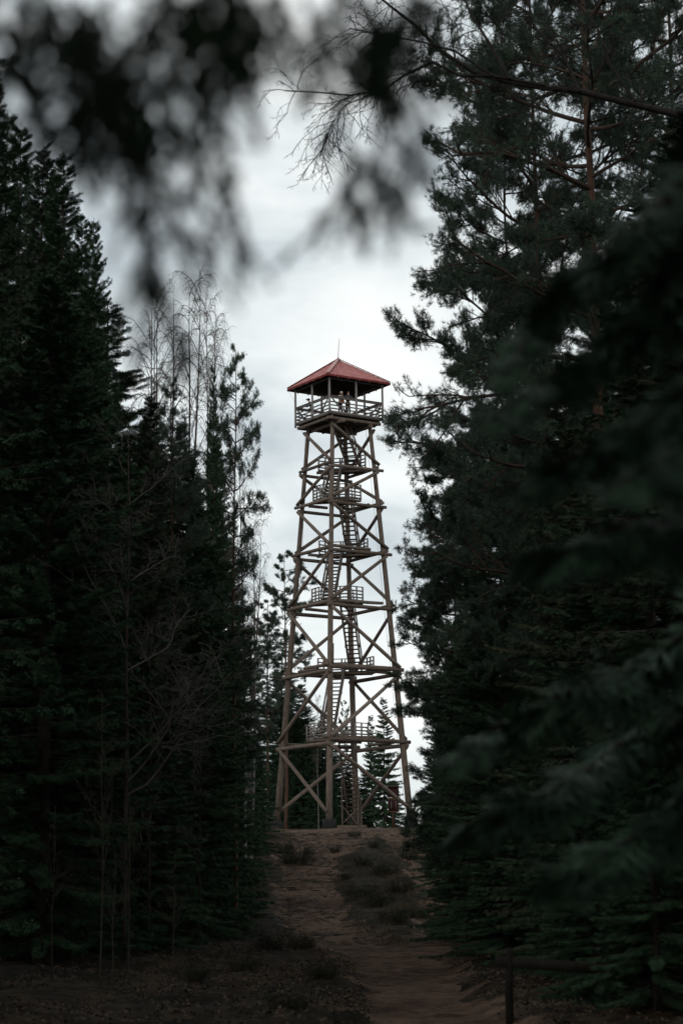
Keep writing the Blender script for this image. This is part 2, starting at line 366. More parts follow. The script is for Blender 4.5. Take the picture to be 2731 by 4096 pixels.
def make_birch(seed, H, stems=1, spread=.25, twigs=1.0):
    rg = np.random.default_rng(seed); tr = MB(); br = MB()
    for s in range(stems):
        a = rg.uniform(0, 6.28); p = np.zeros(3); d = np.array([math.cos(a) * spread * (stems > 1), math.sin(a) * spread * (stems > 1), 1.0])
        pts = [p]; n = 14
        for i in range(n):
            d = d + rg.normal(0, .035, 3); d[2] += .12; d /= np.linalg.norm(d); pts.append(pts[-1] + d * H / n)
        pts = np.array(pts); pts[:, 2] -= .3
        rad = np.linspace(.010 * H + .02, .012, n + 1); k0 = 9
        tr.tube(pts[:k0 + 1], rad[:k0 + 1], 7); br.tube(pts[k0:], rad[k0:], 5)
        for b in range(int(62 / math.sqrt(stems))):
            t = rg.uniform(.32, 1.0) * n; i = min(n - 1, int(t)); q = pts[i] * (1 - t + i) + pts[i + 1] * (t - i)
            ph = rg.uniform(0, 6.28); L = H * .20 * (1.25 - t / n) * rg.uniform(.7, 1.3) + .5
            dd = np.array([math.cos(ph) * .6, math.sin(ph) * .6, 1.0]); bp = [q]; m = 7
            for k in range(m):
                dd = dd / np.linalg.norm(dd); dd = dd + rg.normal(0, .17, 3); dd[2] -= .06 + .022 * k; bp.append(bp[-1] + dd / np.linalg.norm(dd) * L / m)
            bp = np.array(bp); br.tube(bp, np.linspace(.012 + .006 * L, .006, m + 1), 3, cap=False)
            for w in range(int(22 * twigs)):
                u = rg.uniform(.2, 1) * m; j = min(m - 1, int(u)); q2 = bp[j] * (1 - u + j) + bp[j + 1] * (u - j)
                d2 = (bp[j + 1] - bp[j]); d2 = d2 / np.linalg.norm(d2) + rg.normal(0, .45, 3); tp = [q2]; l2 = rg.uniform(.35, .95)
                for k in range(5):
                    d2 = d2 / np.linalg.norm(d2); d2[2] -= .26; d2 += rg.normal(0, .16, 3); tp.append(tp[-1] + d2 / np.linalg.norm(d2) * l2 / 5)
                br.tube(tp, np.linspace(.0075, .004, 6), 3, cap=False)
    return tr, br
def make_bare(seed, H, L0=.45, kids=(9, 7, 4), up=.02, lean=(0, 0)):
    rg = np.random.default_rng(seed); tr = MB(); br = MB(); out = []
    zs = np.linspace(-.3, H, 8)
    pt = np.stack([lean[0] * (zs / H) ** 2 + np.cumsum(rg.normal(0, .03, 8)), lean[1] * (zs / H) ** 2, zs], 1)
    tr.tube(pt, np.linspace(.004 * H + .010, .008, 8), 6)
    for k in range(16):
        t = rg.uniform(.3, 1); z = t * H; ph = rg.uniform(0, 6.28)
        q = np.array([np.interp(z, zs, pt[:, 0]), np.interp(z, zs, pt[:, 1]), z])
        grow(rg, br, q, np.array([math.cos(ph), math.sin(ph), .9]), H * L0 * (1.2 - t) * rg.uniform(.7, 1.2), (.0022 * H * (1.2 - t) + .005), 0, out, .9, up, 2, 7, 4, wig=.2, kids=kids)
    return tr, br
PROTO = {}; R97 = {}
def proto(key, parts, mats):
    lst = []
    for (nm, mbf, sm), mt in zip(parts, mats):
        me = mbf.mesh(nm, sm); me.materials.append(M[mt]); lst.append((nm, me))
    PROTO[key] = lst
    me = lst[-1][1]; co = np.zeros(len(me.vertices) * 3, np.float32); me.vertices.foreach_get('co', co); co = co.reshape(-1, 3)
    R97[key] = float(np.percentile(np.hypot(co[:, 0], co[:, 1]), 98.5))
for k, (sd, H, Ra, dn, dr, cn) in {'sA': (1, 20, 3.2, 1.5, 1.0, .42), 'sB': (2, 20, 3.2, 1.5, 1.15, .5), 'sC': (3, 16, 3.0, 1.5, 1.15, .6), 'sD': (4, 11, 2.5, 1.7, 1.2, .9)}.items():
    a, b, c = make_spruce(sd, H, Ra, dens=dn, droop=dr, cone=cn)
    proto(k, [('trunk', a, True), ('branches', b, False), ('crown', c, False)], ['bark', 'bark', 'spruce' if k != 'sB' else 'spruce2'])
for k, a in {'pA': (21, 24, 5.0, 3.7, 60, 3, .115, (11, 8)), 'pB': (22, 17, 2.5, 2.5, 44, 3, .115, (9, 8)), 'pD': (24, 19, 5, 2.1, 66, 2, .10, (8, 7)), 'pC': (23, 22, 10, 2.4, 30, 2, .17, (7, 6))}.items():
    t_, b_, c_ = make_pine(*a); proto(k, [('trunk', t_, True), ('branches', b_, False), ('crown', c_, False)], ['redbark', 'pinelimb', 'pine'])
t_, b_ = make_birch(31, 22, 1); proto('bA', [('trunk', t_, True), ('branches', b_, False)], ['birchbark', 'birchtwig'])
t_, b_ = make_birch(32, 22, 3, .07); proto('bB', [('trunk', t_, True), ('branches', b_, False)], ['birchbark', 'birchtwig'])
t_, b_ = make_bare(41, 9, .40); proto('uA', [('trunk', t_, True), ('branches', b_, False)], ['bark', 'greytwig'])
t_, b_ = make_bare(42, 5, .35, (5, 3, 0)); proto('uB', [('trunk', t_, True), ('branches', b_, False)], ['sapling', 'sapling'])

def tree(name, key, x, y, label, cat, H=None, rz=None, group=None, wid=1.0, h0=None, z=None):
    """h0 = prototype height; scales the whole thing"""
    zz = g(x, y) if z is None else z
    o = empty(name, (x, y, zz), random.uniform(0, 6.28) if rz is None else rz)
    s = (H / h0) if H else 1.0
    if key[0] in 'sp' and not .6 < wid < 1.8: print('WID', round(wid, 2), key, label[:50])
    o.scale = (s * wid, s * wid, s)
    for nm, me in PROTO[key]:
        c = bpy.data.objects.new(nm, me); C.objects.link(c); c.parent = o
    tag(o, label, cat, group); return o
H0 = {'sA': 20, 'sB': 20, 'sC': 16, 'sD': 11, 'pA': 24, 'pB': 17, 'pC': 22, 'pD': 19, 'bA': 22, 'bB': 22, 'uA': 9, 'uB': 5}
KIND = {'s': ('spruce_tree', 'spruce tree'), 'p': ('pine_tree', 'pine tree'), 'b': ('birch_tree', 'birch tree'), 'u': ('bare_tree', 'bare tree')}
def tree_at(key, dx, topy, Y, label, wid=1.0, rz=None, group=None, name=None, cat=None, edge=None):
    p = D(dx, topy, Y); x = p.x + (0)
    n, c = KIND[key[0]]
    if edge and key[0] == 'p': pass
    gz = g(x, Y); H = p.z - gz
    if edge: wid = abs(D(edge, topy, Y).x - x) / (R97[key] * H / H0[key])
    return tree(name or n, key, x, Y, label, cat or c, H, rz, group, wid, H0[key])
GL = 'conifers standing on the left of the clearing'; GR = 'conifers standing on the right of the clearing'
# left side, by the place of the top in the picture
T = tree_at
T('sA', 150, 345, 50, 'tall dark spruce whose ragged tip rises under the hanging blurred twigs on the left', .95, .4, GL, edge=335)
T('sB', -15, 170, 44, 'tallest spruce at the left edge of the picture, tip lost among blurred twigs', 1.0, 1.9, GL, edge=150)
T('sA', 222, 500, 57, 'spruce just right of the ragged tall tip, beside the bare birches', .95, 2.2, GL, edge=340)
T('pD', 395, 885, 60, 'bushy dark pine with a rounded crown below the bare birch tops', .55, 1.0, GL, edge=500)
T('pD', 540, 806, 72, 'open pine whose crown juts right against the sky beside the birches', .40, 3.9, GL, edge=630)
T('sC', 492, 835, 70, 'narrow spruce with brown hanging cones in front of the leaning birch', .55, 0.3, GL, edge=550)
T('sA', 400, 1000, 66, 'broad spruce below the rounded pine crown, left of centre', .9, 5.0, GL, edge=600)
T('sC', 455, 1150, 84, 'spruce whose right side faces the tower at the height of its upper landings', .9, 1.2, GL, edge=600)
T('sB', 340, 900, 54, 'spruce behind the grey leafless tree on the left', 1.05, 2.9, GL, edge=480)
T('sA', 120, 640, 43, 'wide shadowy spruce near the left edge, half way up the picture', 1.1, 3.3, GL)
T('sC', 500, 1380, 92, 'spruce standing left of the tower, level with its middle landings', .8, 4.4, GL, edge=625)
T('sD', 586, 1690, 98, 'short spruce whose skirts overlap the left leg of the tower', .95, .9, GL, edge=650)
T('sD', 560, 1800, 88, 'low bushy spruce at the left edge of the sandy path', 1.0, 2.6, GL, edge=640)
T('sC', 440, 1320, 60, 'dense spruce with drooping boughs above the left bank', 1.1, 1.6, GL, edge=590)
T('sD', 530, 1690, 76, 'spruce with low skirts where the path bends, left side', 1.3, 5.5, GL, edge=620)
T('sD', 330, 1500, 52, 'middle sized spruce behind the two thin leafless saplings', 1.3, 4.2, GL)
T('sC', 190, 1180, 48, 'dark spruce behind the leaning twigs in the lower left', 1.1, 2.0, GL)
T('sD', 60, 1450, 46, 'black shaded spruce low at the left edge of the picture', 1.5, 0.2, GL)
T('sB', 250, 700, 70, 'spruce seen through gaps behind the tall left spruces', 1.2, 0.8, GL)
T('sB', 350, 960, 84, 'spruce in the second row behind the rounded pine', 1.2, 4.8, GL, edge=560)
# birches
T('bB', 425, 645, 78, 'leafless birch with several stems and drooping twigs against the sky', 1.15, .5, 'leafless birches on the left', edge=560)
T('bA', 505, 690, 80, 'leafless birch with one slender leaning top right of the stemmed one', .85, 2.5, 'leafless birches on the left', edge=600)
T('bB', 365, 655, 74, 'leafless birch just left of the many stemmed one, partly behind blurred twigs', 1.0, 2.9, 'leafless birches on the left', edge=480)
T('bA', 465, 740, 76, 'leafless birch with a pale trunk in front of the other birches', 1.0, 5.5, 'leafless birches on the left', edge=560)
T('bA', 560, 960, 86, 'leafless birch whose hanging twigs reach toward the tower cabin', .9, 4.0, 'leafless birches on the left', edge=640)
T('bB', 575, 1200, 90, 'low leafless birch spreading thin twigs beside the middle of the tower', 1.0, 1.0, 'leafless birches on the left', edge=655)
# behind the tower
GB = 'trees standing behind the tower'
T('pC', 652, 1268, 158, 'tall pine with reddish trunk behind the left leg of the tower', .95, .6, GB)
T('pC', 612, 1380, 168, 'pine farther behind, mostly hidden left of the reddish one', 1.1, 2.1, GB)
T('sC', 690, 1570, 166, 'dark spruce behind the left side of the lowest landing', 1.2, 3.1, GB)
T('sA', 738, 1640, 170, 'spruce behind the stairs of the tower, tip just above the lowest landing', 1.2, 4.0, GB)
T('sC', 655, 1600, 176, 'spruce deep behind the left leg of the tower', 1.5, 5.0, GB)
T('pC', 788, 1610, 174, 'thin pine showing a small tuft between the stairs and the back leg', .5, 1.0, GB)
T('sD', 878, 1600, 158, 'pointed young spruce against the sky inside the right side of the tower', .85, .4, GB)
T('sD', 852, 1640, 163, 'second pointed young spruce just left of the tall slim one', .7, 2.4, GB)
T('sD', 800, 1770, 168, 'low spruce behind the foot of the wooden stairs', 1.4, 5.2, GB)
T('sD', 690, 1720, 160, 'low dark spruce behind the lowest left brace of the tower', 1.5, 1.7, GB)
T('sD', 762, 1790, 158, 'small spruce behind the near leg of the tower', 1.4, 3.8, GB)
T('sD', 905, 1790, 168, 'small spruce behind the red brown notice board', 1.3, 3.2, GB)
T('bA', 729, 1600, 152, 'young white stemmed birch behind the near leg of the tower', .45, 1.1, 'leafless birches behind the tower')
T('sA', 762, 1700, 178, 'spruce hidden deep behind the crossing of the lowest braces', 1.6, .4, GB)
T('sA', 700, 1650, 182, 'spruce in the far row behind the lowest landing', 1.6, 1.4, GB)
T('sC', 800, 1745, 180, 'spruce in the far row behind the wooden stairs', 1.7, 3.4, GB)
T('sC', 640, 1520, 184, 'spruce in the far row left of the reddish pine', 1.7, 2.4, GB)
T('sD', 720, 1800, 156, 'little spruce beside the pale birch stem behind the tower', 1.5, 5.4, GB)
T('sC', 668, 1640, 164, 'spruce just left of the lowest stairs, behind the crossing braces', 1.7, 1.9, GB)
T('sC', 715, 1690, 172, 'spruce behind the railing of the lowest landing', 1.7, 4.9, GB)
T('sD', 745, 1740, 162, 'spruce behind the foot of the near leg and the pale birch', 1.6, 2.7, GB)
T('sD', 835, 1775, 160, 'low spruce between the stairs and the pointed young spruces', 1.4, 1.2, GB)
# right side
T('pA', 1330, -560, 42, 'big pine with reddish trunk and wide layered boughs at the upper right', .84, 0.7, GR, edge=925)
T('pA', 1520, -250, 50, 'second tall pine behind the big reddish one at the upper right edge', .85, 2.9, GR, edge=1150)
T('pB', 1190, 640, 50, 'pine whose tufted boughs reach toward the red roof', .95, .9, GR, edge=925)
T('pB', 1090, 960, 56, 'smaller pine beside the upper right leg of the tower', .95, 2.4, GR, edge=905)
T('pB', 1050, 1180, 64, 'low pine whose twig crosses the right leg of the tower', .9, 4.2, GR, edge=885)
T('sA', 1140, 1150, 47, 'spruce with long drooping boughs right of the lower tower', 1.05, 3.7, GR, edge=950)
T('sC', 1060, 1420, 58, 'spruce with sharp side shoots touching the right leg outline', 1.05, 5.3, GR, edge=930)
T('sD', 1150, 1740, 42, 'low spruce with hanging skirts above the right of the path', 1.3, .3, GR, edge=960)
T('sD', 1060, 1800, 62, 'short spruce just right of the sandy slope', 1.1, 2.3, GR, edge=970)
T('sB', 1290, 820, 40, 'large black spruce on the right behind the blurred boughs', 1.1, 1.5, GR, edge=1080)
T('sA', 1450, 480, 36, 'very dark spruce near the right edge of the picture', 1.2, 4.9, GR, edge=1200)
T('sB', 1560, 250, 30, 'huge black spruce cut by the right edge of the picture', 1.2, 2.2, GR)
T('sD', 1480, 1560, 24, 'nearest low spruce in the lower right corner, its skirt hiding the end of the fence', 1.0, 1.1, GR, edge=1270)
T('sD', 1350, 1700, 27, 'low spruce directly behind the wooden fence', 1.0, 4.1, GR, edge=1170)
T('sC', 1330, 1350, 33, 'shadowy spruce at lower right behind the wooden fence', 1.25, .6, GR, edge=1090)
T('sD', 1450, 1600, 29, 'low shadowy spruce in the lower right corner', 1.5, 3.0, GR)
T('sC', 1010, 1620, 84, 'spruce right of the tower foot at the top of the slope', .9, 1.8, GR, edge=930)
T('sD', 985, 1850, 100, 'small spruce by the notice board at the edge of the clearing', 1.0, .1, GR, edge=930)
T('sB', 1230, 900, 66, 'spruce in the second row of the right side', 1.3, .1, GR, edge=1020)
T('sA', 1380, 700, 60, 'spruce deep in the shade of the right side', 1.4, 2.6, GR, edge=1100)
# unseen trees added beside and behind the camera to keep the clearing in shade
for i, (x, y) in enumerate([(-10, 14), (-8.5, 24), (-9, 33), (9.5, 10), (8.5, 20), (10, 28), (-7, -9), (7, -10), (-13, 40), (7.5, 1.5), (8, 7), (1, -7), (-4, -3.5), (-7.5, 4)]):
    tree('spruce_tree', 'sAB'[0] + 'AB'[i % 2], x, y, 'tall dark spruce standing beside the viewer, outside the picture', 'spruce tree', 21 + (i % 3), None, 'unseen shade spruces beside the viewer', 1.1, 20)
# leafless small trees
T('pA', 1215, -330, 48, 'pine with thin layered boughs left of the big reddish trunk, top out of view', .8, 1.9, GR, edge=930)
T('pB', 1165, 330, 54, 'pine behind the layered boughs, its crown ending above the level of the red roof', 1.25, 5.2, GR, edge=900)
T('sC', 15, 250, 70, 'spruce in the far row at the left edge, behind the tallest ones', 1.0, 3.9, GL, edge=200)
T('sA', 115, 385, 74, 'spruce in the far row behind the ragged tall tip on the left', 1.0, 5.1, GL, edge=280)
T('sA', 55, 285, 63, 'spruce in the second row between the two tallest left spruces', 1.0, 2.7, GL, edge=235)
T('sB', 190, 500, 66, 'spruce in the second row right of the ragged tall tip', 1.0, .9, GL, edge=325)
T('sB', 95, 330, 53, 'dense spruce between the leftmost spruce and the ragged tall tip', 1.1, 3.0, GL, edge=270)
T('sA', 200, 700, 60, 'thick dark spruce below the ragged tall tip on the left', 1.0, .7, GL, edge=350)
T('sA', 440, 1060, 74, 'deep green spruce below the bushy rounded pine', .9, 1.3, GL, edge=590)
T('sC', 500, 1000, 92, 'shaded spruce under the jutting open pine', .75, .5, GL, edge=600)
T('sC', 520, 1240, 104, 'far spruce at the left side of the clearing before the tower', .8, 3.1, GL, edge=620)
T('sD', 560, 1620, 110, 'short far spruce next to the left leg of the tower', 1.2, 2.1, GL, edge=640)
T('uA', 300, 990, 43, 'grey leafless small tree with forked twigs in front of the left spruces', 1.0, .8, 'leafless small trees')
T('uA', 345, 1420, 50, 'lower grey leafless tree with curved twigs left of centre', 1.0, 2.8, 'leafless small trees')
T('uA', 460, 1560, 58, 'leafless tree with reddish grey twigs between spruces and path', 1.0, 4.8, 'leafless small trees')
T('uB', 240, 1590, 33, 'tall thin leafless sapling, taller of the pair in the lower left', .5, .5, 'leafless saplings', 'sapling', 'sapling')
T('uB', 300, 1760, 34, 'thin leafless sapling leaning right beside the taller one', .6, 1.5, 'leafless saplings', 'sapling', 'sapling')
T('uB', 262, 1940, 33, 'short leafless sapling between the two taller stems in the lower left', .9, 3.5, 'leafless saplings', 'sapling', 'sapling')
T('uB', 125, 1850, 34, 'leafless sapling near the lower left edge', .8, 2.5, 'leafless saplings', 'sapling', 'sapling')
T('uB', 400, 1960, 37, 'leafless bushy sapling on the left bank, right of the tall pair', 1.2, 4.5, 'leafless saplings', 'sapling', 'sapling')
T('uB', 665, 2040, 46, 'small leafless sapling standing at the left edge of the path', 1.0, 5.5, 'leafless saplings', 'sapling', 'sapling')

# the bare limbs sweeping in from the upper right
rg = np.random.default_rng(77)
bt = empty('bare_tree', (0, 0, 0)); Yb = 30.0
base = D(1640, 600, Yb); bt.location = (base.x, Yb, g(base.x, Yb)); off = np.array(bt.location)
def L_(pts, Y=Yb, dy=0.0): return np.array([tuple(D(a, b, Y + dy * i)) for i, (a, b) in enumerate(pts)]) - off
tr = MB(); tpts = [(0, 0, -.3), (0, 0, 4), (.1, 0, 8), tuple(L_([(1640, 420)])[0]), tuple(L_([(1600, 100)])[0]), tuple(L_([(1560, -300)])[0])]
tr.tube(tpts, [.22, .19, .16, .13, .10, .04], 8); tr.build('trunk', M['bark'], bt, True)
br = MB(); outs = []
limbs = [([(1640, 330), (1560, 262), (1460, 235), (1330, 214), (1250, 196), (1170, 185), (1090, 160), (1010, 110), (960, 60), (900, 20), (840, -30)], .065),
         ([(1250, 196), (1130, 180), (1060, 172), (990, 142), (930, 175), (880, 210), (800, 216), (720, 212), (655, 208)], .028),
         ([(1130, 172), (1050, 120), (960, 95), (880, 80), (800, 60)], .022), ([(1170, 185), (1120, 100), (1080, 30), (1050, -40)], .03),
         ([(1330, 214), (1290, 130), (1230, 60), (1200, -30)], .03), ([(1460, 235), (1400, 150), (1370, 60), (1300, -20)], .03), ([(880, 208), (800, 240), (762, 290), (745, 340)], .012)]
for pts, r in limbs:
    a = L_(pts, Yb, .15); a += rg.normal(0, .02, a.shape); br.tube(a, np.linspace(r, r * .25 + .003, len(a)), 6 if r > .02 else 4, cap=False)
    for k in range(int(len(a) * 4.5)):
        u = rg.uniform(.25, 1) * (len(a) - 1); i = min(len(a) - 2, int(u)); q = a[i] * (1 - u + i) + a[i + 1] * (u - i); ax = a[i + 1] - a[i]; ax /= np.linalg.norm(ax)
        nd = ax * .7 + rg.normal(0, .6, 3) + np.array([0, 0, -.15])
        grow(rg, br, q, nd, rg.uniform(.35, 1.1), .008, 0, outs, .8, -.09, 2, 6, 3, wig=.22, kids=(5, 3, 0))
br.build('branches', M['blackbark'], bt)
tag(bt, 'leafless tree whose dark crooked limbs sweep in across the upper right pine', 'bare tree')

# ------------------------------------------------------------------ blurred foreground boughs
def needles(mb, pts, rg, per=900, L=.0095, w=.0016):
    seg = np.linalg.norm(np.diff(pts, axis=0), axis=1); tot = seg.sum(); n = int(per * tot)
    if n < 3: return
    cum = np.concatenate([[0], np.cumsum(seg)]) / tot; u = rg.uniform(0, 1, n)
    pos = np.stack([np.interp(u, cum, pts[:, k]) for k in range(3)], 1)
    tn = np.gradient(pts, axis=0); tn /= np.linalg.norm(tn, axis=1, keepdims=True)
    td = np.stack([np.interp(u, cum, tn[:, k]) for k in range(3)], 1)
    d = td * rg.uniform(.3, 1.0, n)[:, None] + rg.normal(0, .6, (n, 3))
    fr = rot_frames(d, roll=rg.uniform(0, 6.28, n)) * (L * rg.uniform(.7, 1.15, n))[:, None, None]
    k = w / L
    mb.inst(np.array([(-k, 0, 0), (k, 0, 0), (k * .8, .7, 0), (0, 1.0, 0), (-k * .8, .7, 0)])[[0, 1, 2, 4]], np.array([[0, 1, 2, 3]]), fr, pos)
fg = empty('spruce_tree', (-1.45, 1.0, -1.65)); off = np.array(fg.location)
tr = MB(); tr.tube([(0, 0, -.2), (.02, 0, 3), (0, .03, 7), (0, 0, 12)], [.17, .14, .10, .05], 10); tr.build('trunk', M['bark'], fg, True)
nd_ = MB(); wd = MB(); rg = np.random.default_rng(5)
mains = [([(-500, -250), (-50, -90), (200, -70), (420, -80), (640, -110), (860, -130), (1000, -110)], .006, 2.0, .9),
         ([(-400, -300), (0, -160), (300, -120), (600, -160), (900, -190)], .006, 1.75, .8)]
twig = [([(150, 0), (280, 220), (350, 400), (380, 560)], 1.95, 1.0), ([(345, 500), (385, 600), (396, 690)], 1.97, .45),
        ([(430, 40), (500, 230), (545, 400), (565, 540)], 1.9, .55), ([(340, 300), (450, 460), (520, 560)], 2.0, .45), ([(280, 200), (330, 420), (350, 640)], 1.8, .55),
        ([(700, 0), (770, 150), (815, 300), (830, 440)], 2.0, .8), ([(850, 0), (915, 150), (955, 290), (935, 400)], 1.9, .9),
        ([(820, 300), (760, 390), (715, 455)], 1.95, .3), ([(865, 320), (900, 390), (950, 420)], 1.95, .4), ([(880, 0), (950, 120), (990, 200), (1000, 330)], 1.7, .5),
        ([(-20, 20), (60, 150), (130, 290)], 1.9, 1.0), ([(180, 10), (170, 150), (210, 290)], 2.05, 1.1), ([(330, 10), (260, 160), (285, 320)], 1.8, 1.1),
        ([(560, 0), (510, 120), (440, 270), (470, 330)], 1.9, 1.1), ([(60, -20), (30, 90), (0, 190)], 1.7, .7), ([(470, -10), (430, 90), (360, 190), (400, 300)], 2.1, 1.1),
        ([(620, -20), (580, 80), (520, 170), (530, 280)], 1.8, 1.0), ([(250, -10), (220, 90), (120, 190), (60, 230)], 1.85, 1.0), ([(640, -20), (660, 60), (720, 110)], 2.0, .9),
        ([(380, -20), (480, 60), (560, 110), (590, 200)], 1.95, 1.1), ([(750, -30), (860, 60), (900, 140)], 1.85, .9), ([(520, -40), (540, 60), (600, 60)], 2.1, 1.0),
        ([(100, 0), (180, 60), (260, 70)], 1.75, .8), ([(300, 180), (400, 230), (470, 240)], 1.95, .9), ([(150, 150), (250, 230), (330, 270)], 2.0, .9)]
twig = [([(x, y * 1.28 if y > 0 else y) for x, y in p_], Y_, d_) for p_, Y_, d_ in twig]
for _ in range(36):
    x0 = rg.uniform(-60, 640); y0 = rg.uniform(-150, 250) * (1 - .55 * max(0, x0 - 250) / 400); ln = rg.uniform(90, 220); a0 = rg.uniform(-.8, .7)
    twig.append(([(x0, y0), (x0 + a0 * ln * .5, y0 + ln * .45), (x0 + a0 * ln * .7, y0 + ln)], rg.uniform(1.65, 2.15), rg.uniform(.5, 1.1)))
twig += [([(455, 400), (480, 480), (500, 560)], 1.9, 0), ([(500, 420), (545, 520), (580, 640)], 1.92, 0), ([(520, 380), (570, 470), (600, 560)], 1.95, 0), ([(400, 480), (430, 570), (440, 660)], 1.9, 0), ([(330, 600), (345, 680), (340, 750)], 1.95, .3),
         ([(845, 400), (770, 460), (700, 520)], 1.9, 0), ([(850, 400), (800, 470), (745, 545)], 1.95, 0), ([(858, 400), (845, 500), (832, 600)], 1.9, 0), ([(870, 400), (885, 470), (900, 540)], 1.95, 0), ([(880, 380), (930, 440), (975, 490)], 1.9, 0), ([(862, 300), (870, 360), (865, 410)], 1.9, .5)]
for _ in range(12):
    x0 = rg.uniform(720, 960); y0 = rg.uniform(-60, 160); ln = rg.uniform(90, 200); a0 = rg.uniform(-.4, .7)
    twig.append(([(x0, y0), (x0 + a0 * ln * .5, y0 + ln * .45), (x0 + a0 * ln * .7, y0 + ln)], rg.uniform(1.65, 2.15), rg.uniform(.4, .8)))
def curve(pts, Y, n=12):
    a = np.array([tuple(D(x, y, Y)) for x, y in pts]) - off; t = np.linspace(0, len(a) - 1, n)
    i = np.clip(t.astype(int), 0, len(a) - 2); f = (t - i)[:, None]
    return a[i] * (1 - f) + a[i + 1] * f
for pts, r, Y, dn in mains:
    c = curve(pts, Y, 18); c[0] = np.array([0, 0, c[0][2] - .05]); wd.tube(c, np.linspace(r * 1.6, r * .6, 18), 6); needles(nd_, c[3:], rg, 500)
for pts, Y, dn in twig:
    c = curve(pts, Y, 12); c += np.cumsum(rg.normal(0, .0016, c.shape), 0); wd.tube(c, np.linspace(.0028, .0014, 12), 4); needles(nd_, c, rg, 1000)
    Lc = np.linalg.norm(c[-1] - c[0])
    for k in range(int(Lc * 95 * dn + 1.5) if dn else 0):
        u = rg.uniform(0, .85) * 11; i = int(u); q = c[i] * (1 - u + i) + c[i + 1] * (u - i); ax = c[i + 1] - c[i]; ax /= np.linalg.norm(ax)
        sd = rg.choice([-1, 1]); d = ax * .85 + np.array([sd * rg.uniform(.2, 1.0), rg.normal(0, .4), rg.normal(0, .25)]); d /= np.linalg.norm(d)
        l = rg.uniform(.02, .085) * (1.1 - u / 16); s = np.linspace(0, 1, 5)[:, None]; tw = q + d * l * s + np.array([0, 0, -1]) * (s ** 2) * l * .25
        wd.tube(tw, np.linspace(.0016, .001, 5), 3); needles(nd_, tw, rg, 950)
wd.build('branches', M['bark'], fg); nd_.build('crown', M['spruce'], fg)
tag(fg, 'out of focus spruce twigs hanging across the top left, close to the viewer', 'spruce tree')

fr_ = empty('spruce_tree', (2.1, 5.6, -1.65)); off = np.array(fr_.location)
tr = MB(); tr.tube([(0, 0, -.2), (.02, 0, 3), (0, .03, 6), (0, 0, 11)], [.16, .13, .09, .03], 10); tr.build('trunk', M['bark'], fr_, True)
wd = MB(); cr = MB(); rg = np.random.default_rng(9)
boughs = [([(1900, 200), (1600, 380), (1430, 540), (1300, 650), (1200, 770), (1140, 880)], 4.6), ([(1900, 500), (1600, 640), (1400, 760), (1240, 900), (1120, 1010)], 5.0),
          ([(1900, 700), (1650, 830), (1450, 960), (1300, 1060), (1180, 1130)], 4.8), ([(1900, 1080), (1620, 1180), (1440, 1235), (1280, 1270), (1170, 1300)], 5.0),
          ([(1900, 1250), (1650, 1370), (1450, 1520), (1250, 1600), (1120, 1670), (1000, 1760)], 6.6), ([(1900, 1400), (1650, 1560), (1450, 1680), (1280, 1800), (1130, 1880), (1010, 1930)], 7.0),
          ([(1900, 1500), (1650, 1720), (1500, 1860), (1350, 1960), (1200, 2030)], 6.2),
           ([(1900, 900), (1650, 1000), (1500, 1100), (1400, 1180)], 4.0), ([(1900, 300), (1650, 430), (1520, 560), (1400, 700)], 4.2),
          ]
for pts, Y in boughs:
    a = np.array([tuple(D(x, y, Y + .25 * rg.normal())) for x, y in pts]) - off; a[0] = (0, 0, a[0][2] + .1)
    t = np.linspace(0, len(a) - 1, 26); i = np.clip(t.astype(int), 0, len(a) - 2); f = (t - i)[:, None]; c = a[i] * (1 - f) + a[i + 1] * f; c[3:, 0] += .035
    c += np.cumsum(rg.normal(0, .005, c.shape), 0); wd.tube(c, np.linspace(.016, .003, 26), 5)
    m = 170; u = rg.uniform(.12, 1, m); pos = np.stack([np.interp(u * 25, np.arange(26), c[:, k]) for k in range(3)], 1)
    ax = np.stack([np.interp(u * 25, np.arange(26), np.gradient(c[:, k])) for k in range(3)], 1); ax /= np.linalg.norm(ax, axis=1, keepdims=True)
    d = ax * rg.uniform(.4, 1, m)[:, None] + rg.normal(0, .30, (m, 3)) + np.array([0, 0, -.8]) * rg.uniform(0, 1.2, m)[:, None]
    sc = (.06 + .16 * (1 - u) + .03) * (Y / 5.2) * rg.uniform(.6, 1.2, m)
    cr.inst(SPRIGN[0], SPRIGN[1], rot_frames(d, roll=rg.normal(0, .4, m)) * sc[:, None, None], pos)
wd.build('branches', M['bark'], fr_); cr.build('crown', M['fgspruce'], fr_)
tag(fr_, 'out of focus spruce boughs reaching in from the right, close to the viewer', 'spruce tree')

# ------------------------------------------------------------------ ground cover
def shrub_mesh(seed, n=900, h=.45, r=.6):
    rg = np.random.default_rng(seed); mbs = MB(); mw = MB()
    for i in range(60):
        a = rg.uniform(0, 6.28); q = rg.uniform(0, r * .7); p0 = np.array([math.cos(a) * q * .6, math.sin(a) * q * .6, -.05]); d = np.array([math.cos(a) * .5, math.sin(a) * .5, 1.0]) + rg.normal(0, .25, 3)
        l = h * rg.uniform(.6, 1.25) * (1 - .35 * q / r); pts = p0 + np.outer(np.linspace(0, 1, 4), d * l); mw.tube(pts, [.006, .005, .004, .003], 3, cap=False)
        m = n // 60; u = rg.uniform(.2, 1, m)[:, None]; pos = p0 + d * l * u + rg.normal(0, .05, (m, 3))
        dd = d + rg.normal(0, .9, (m, 3)); V, Fq = SPRIG
        mbs.inst(V[:12], Fq[:3], rot_frames(dd, roll=rg.uniform(0, 6, m)) * (rg.uniform(.06, .13, m))[:, None, None], pos)
    return mw, mbs
shr = []
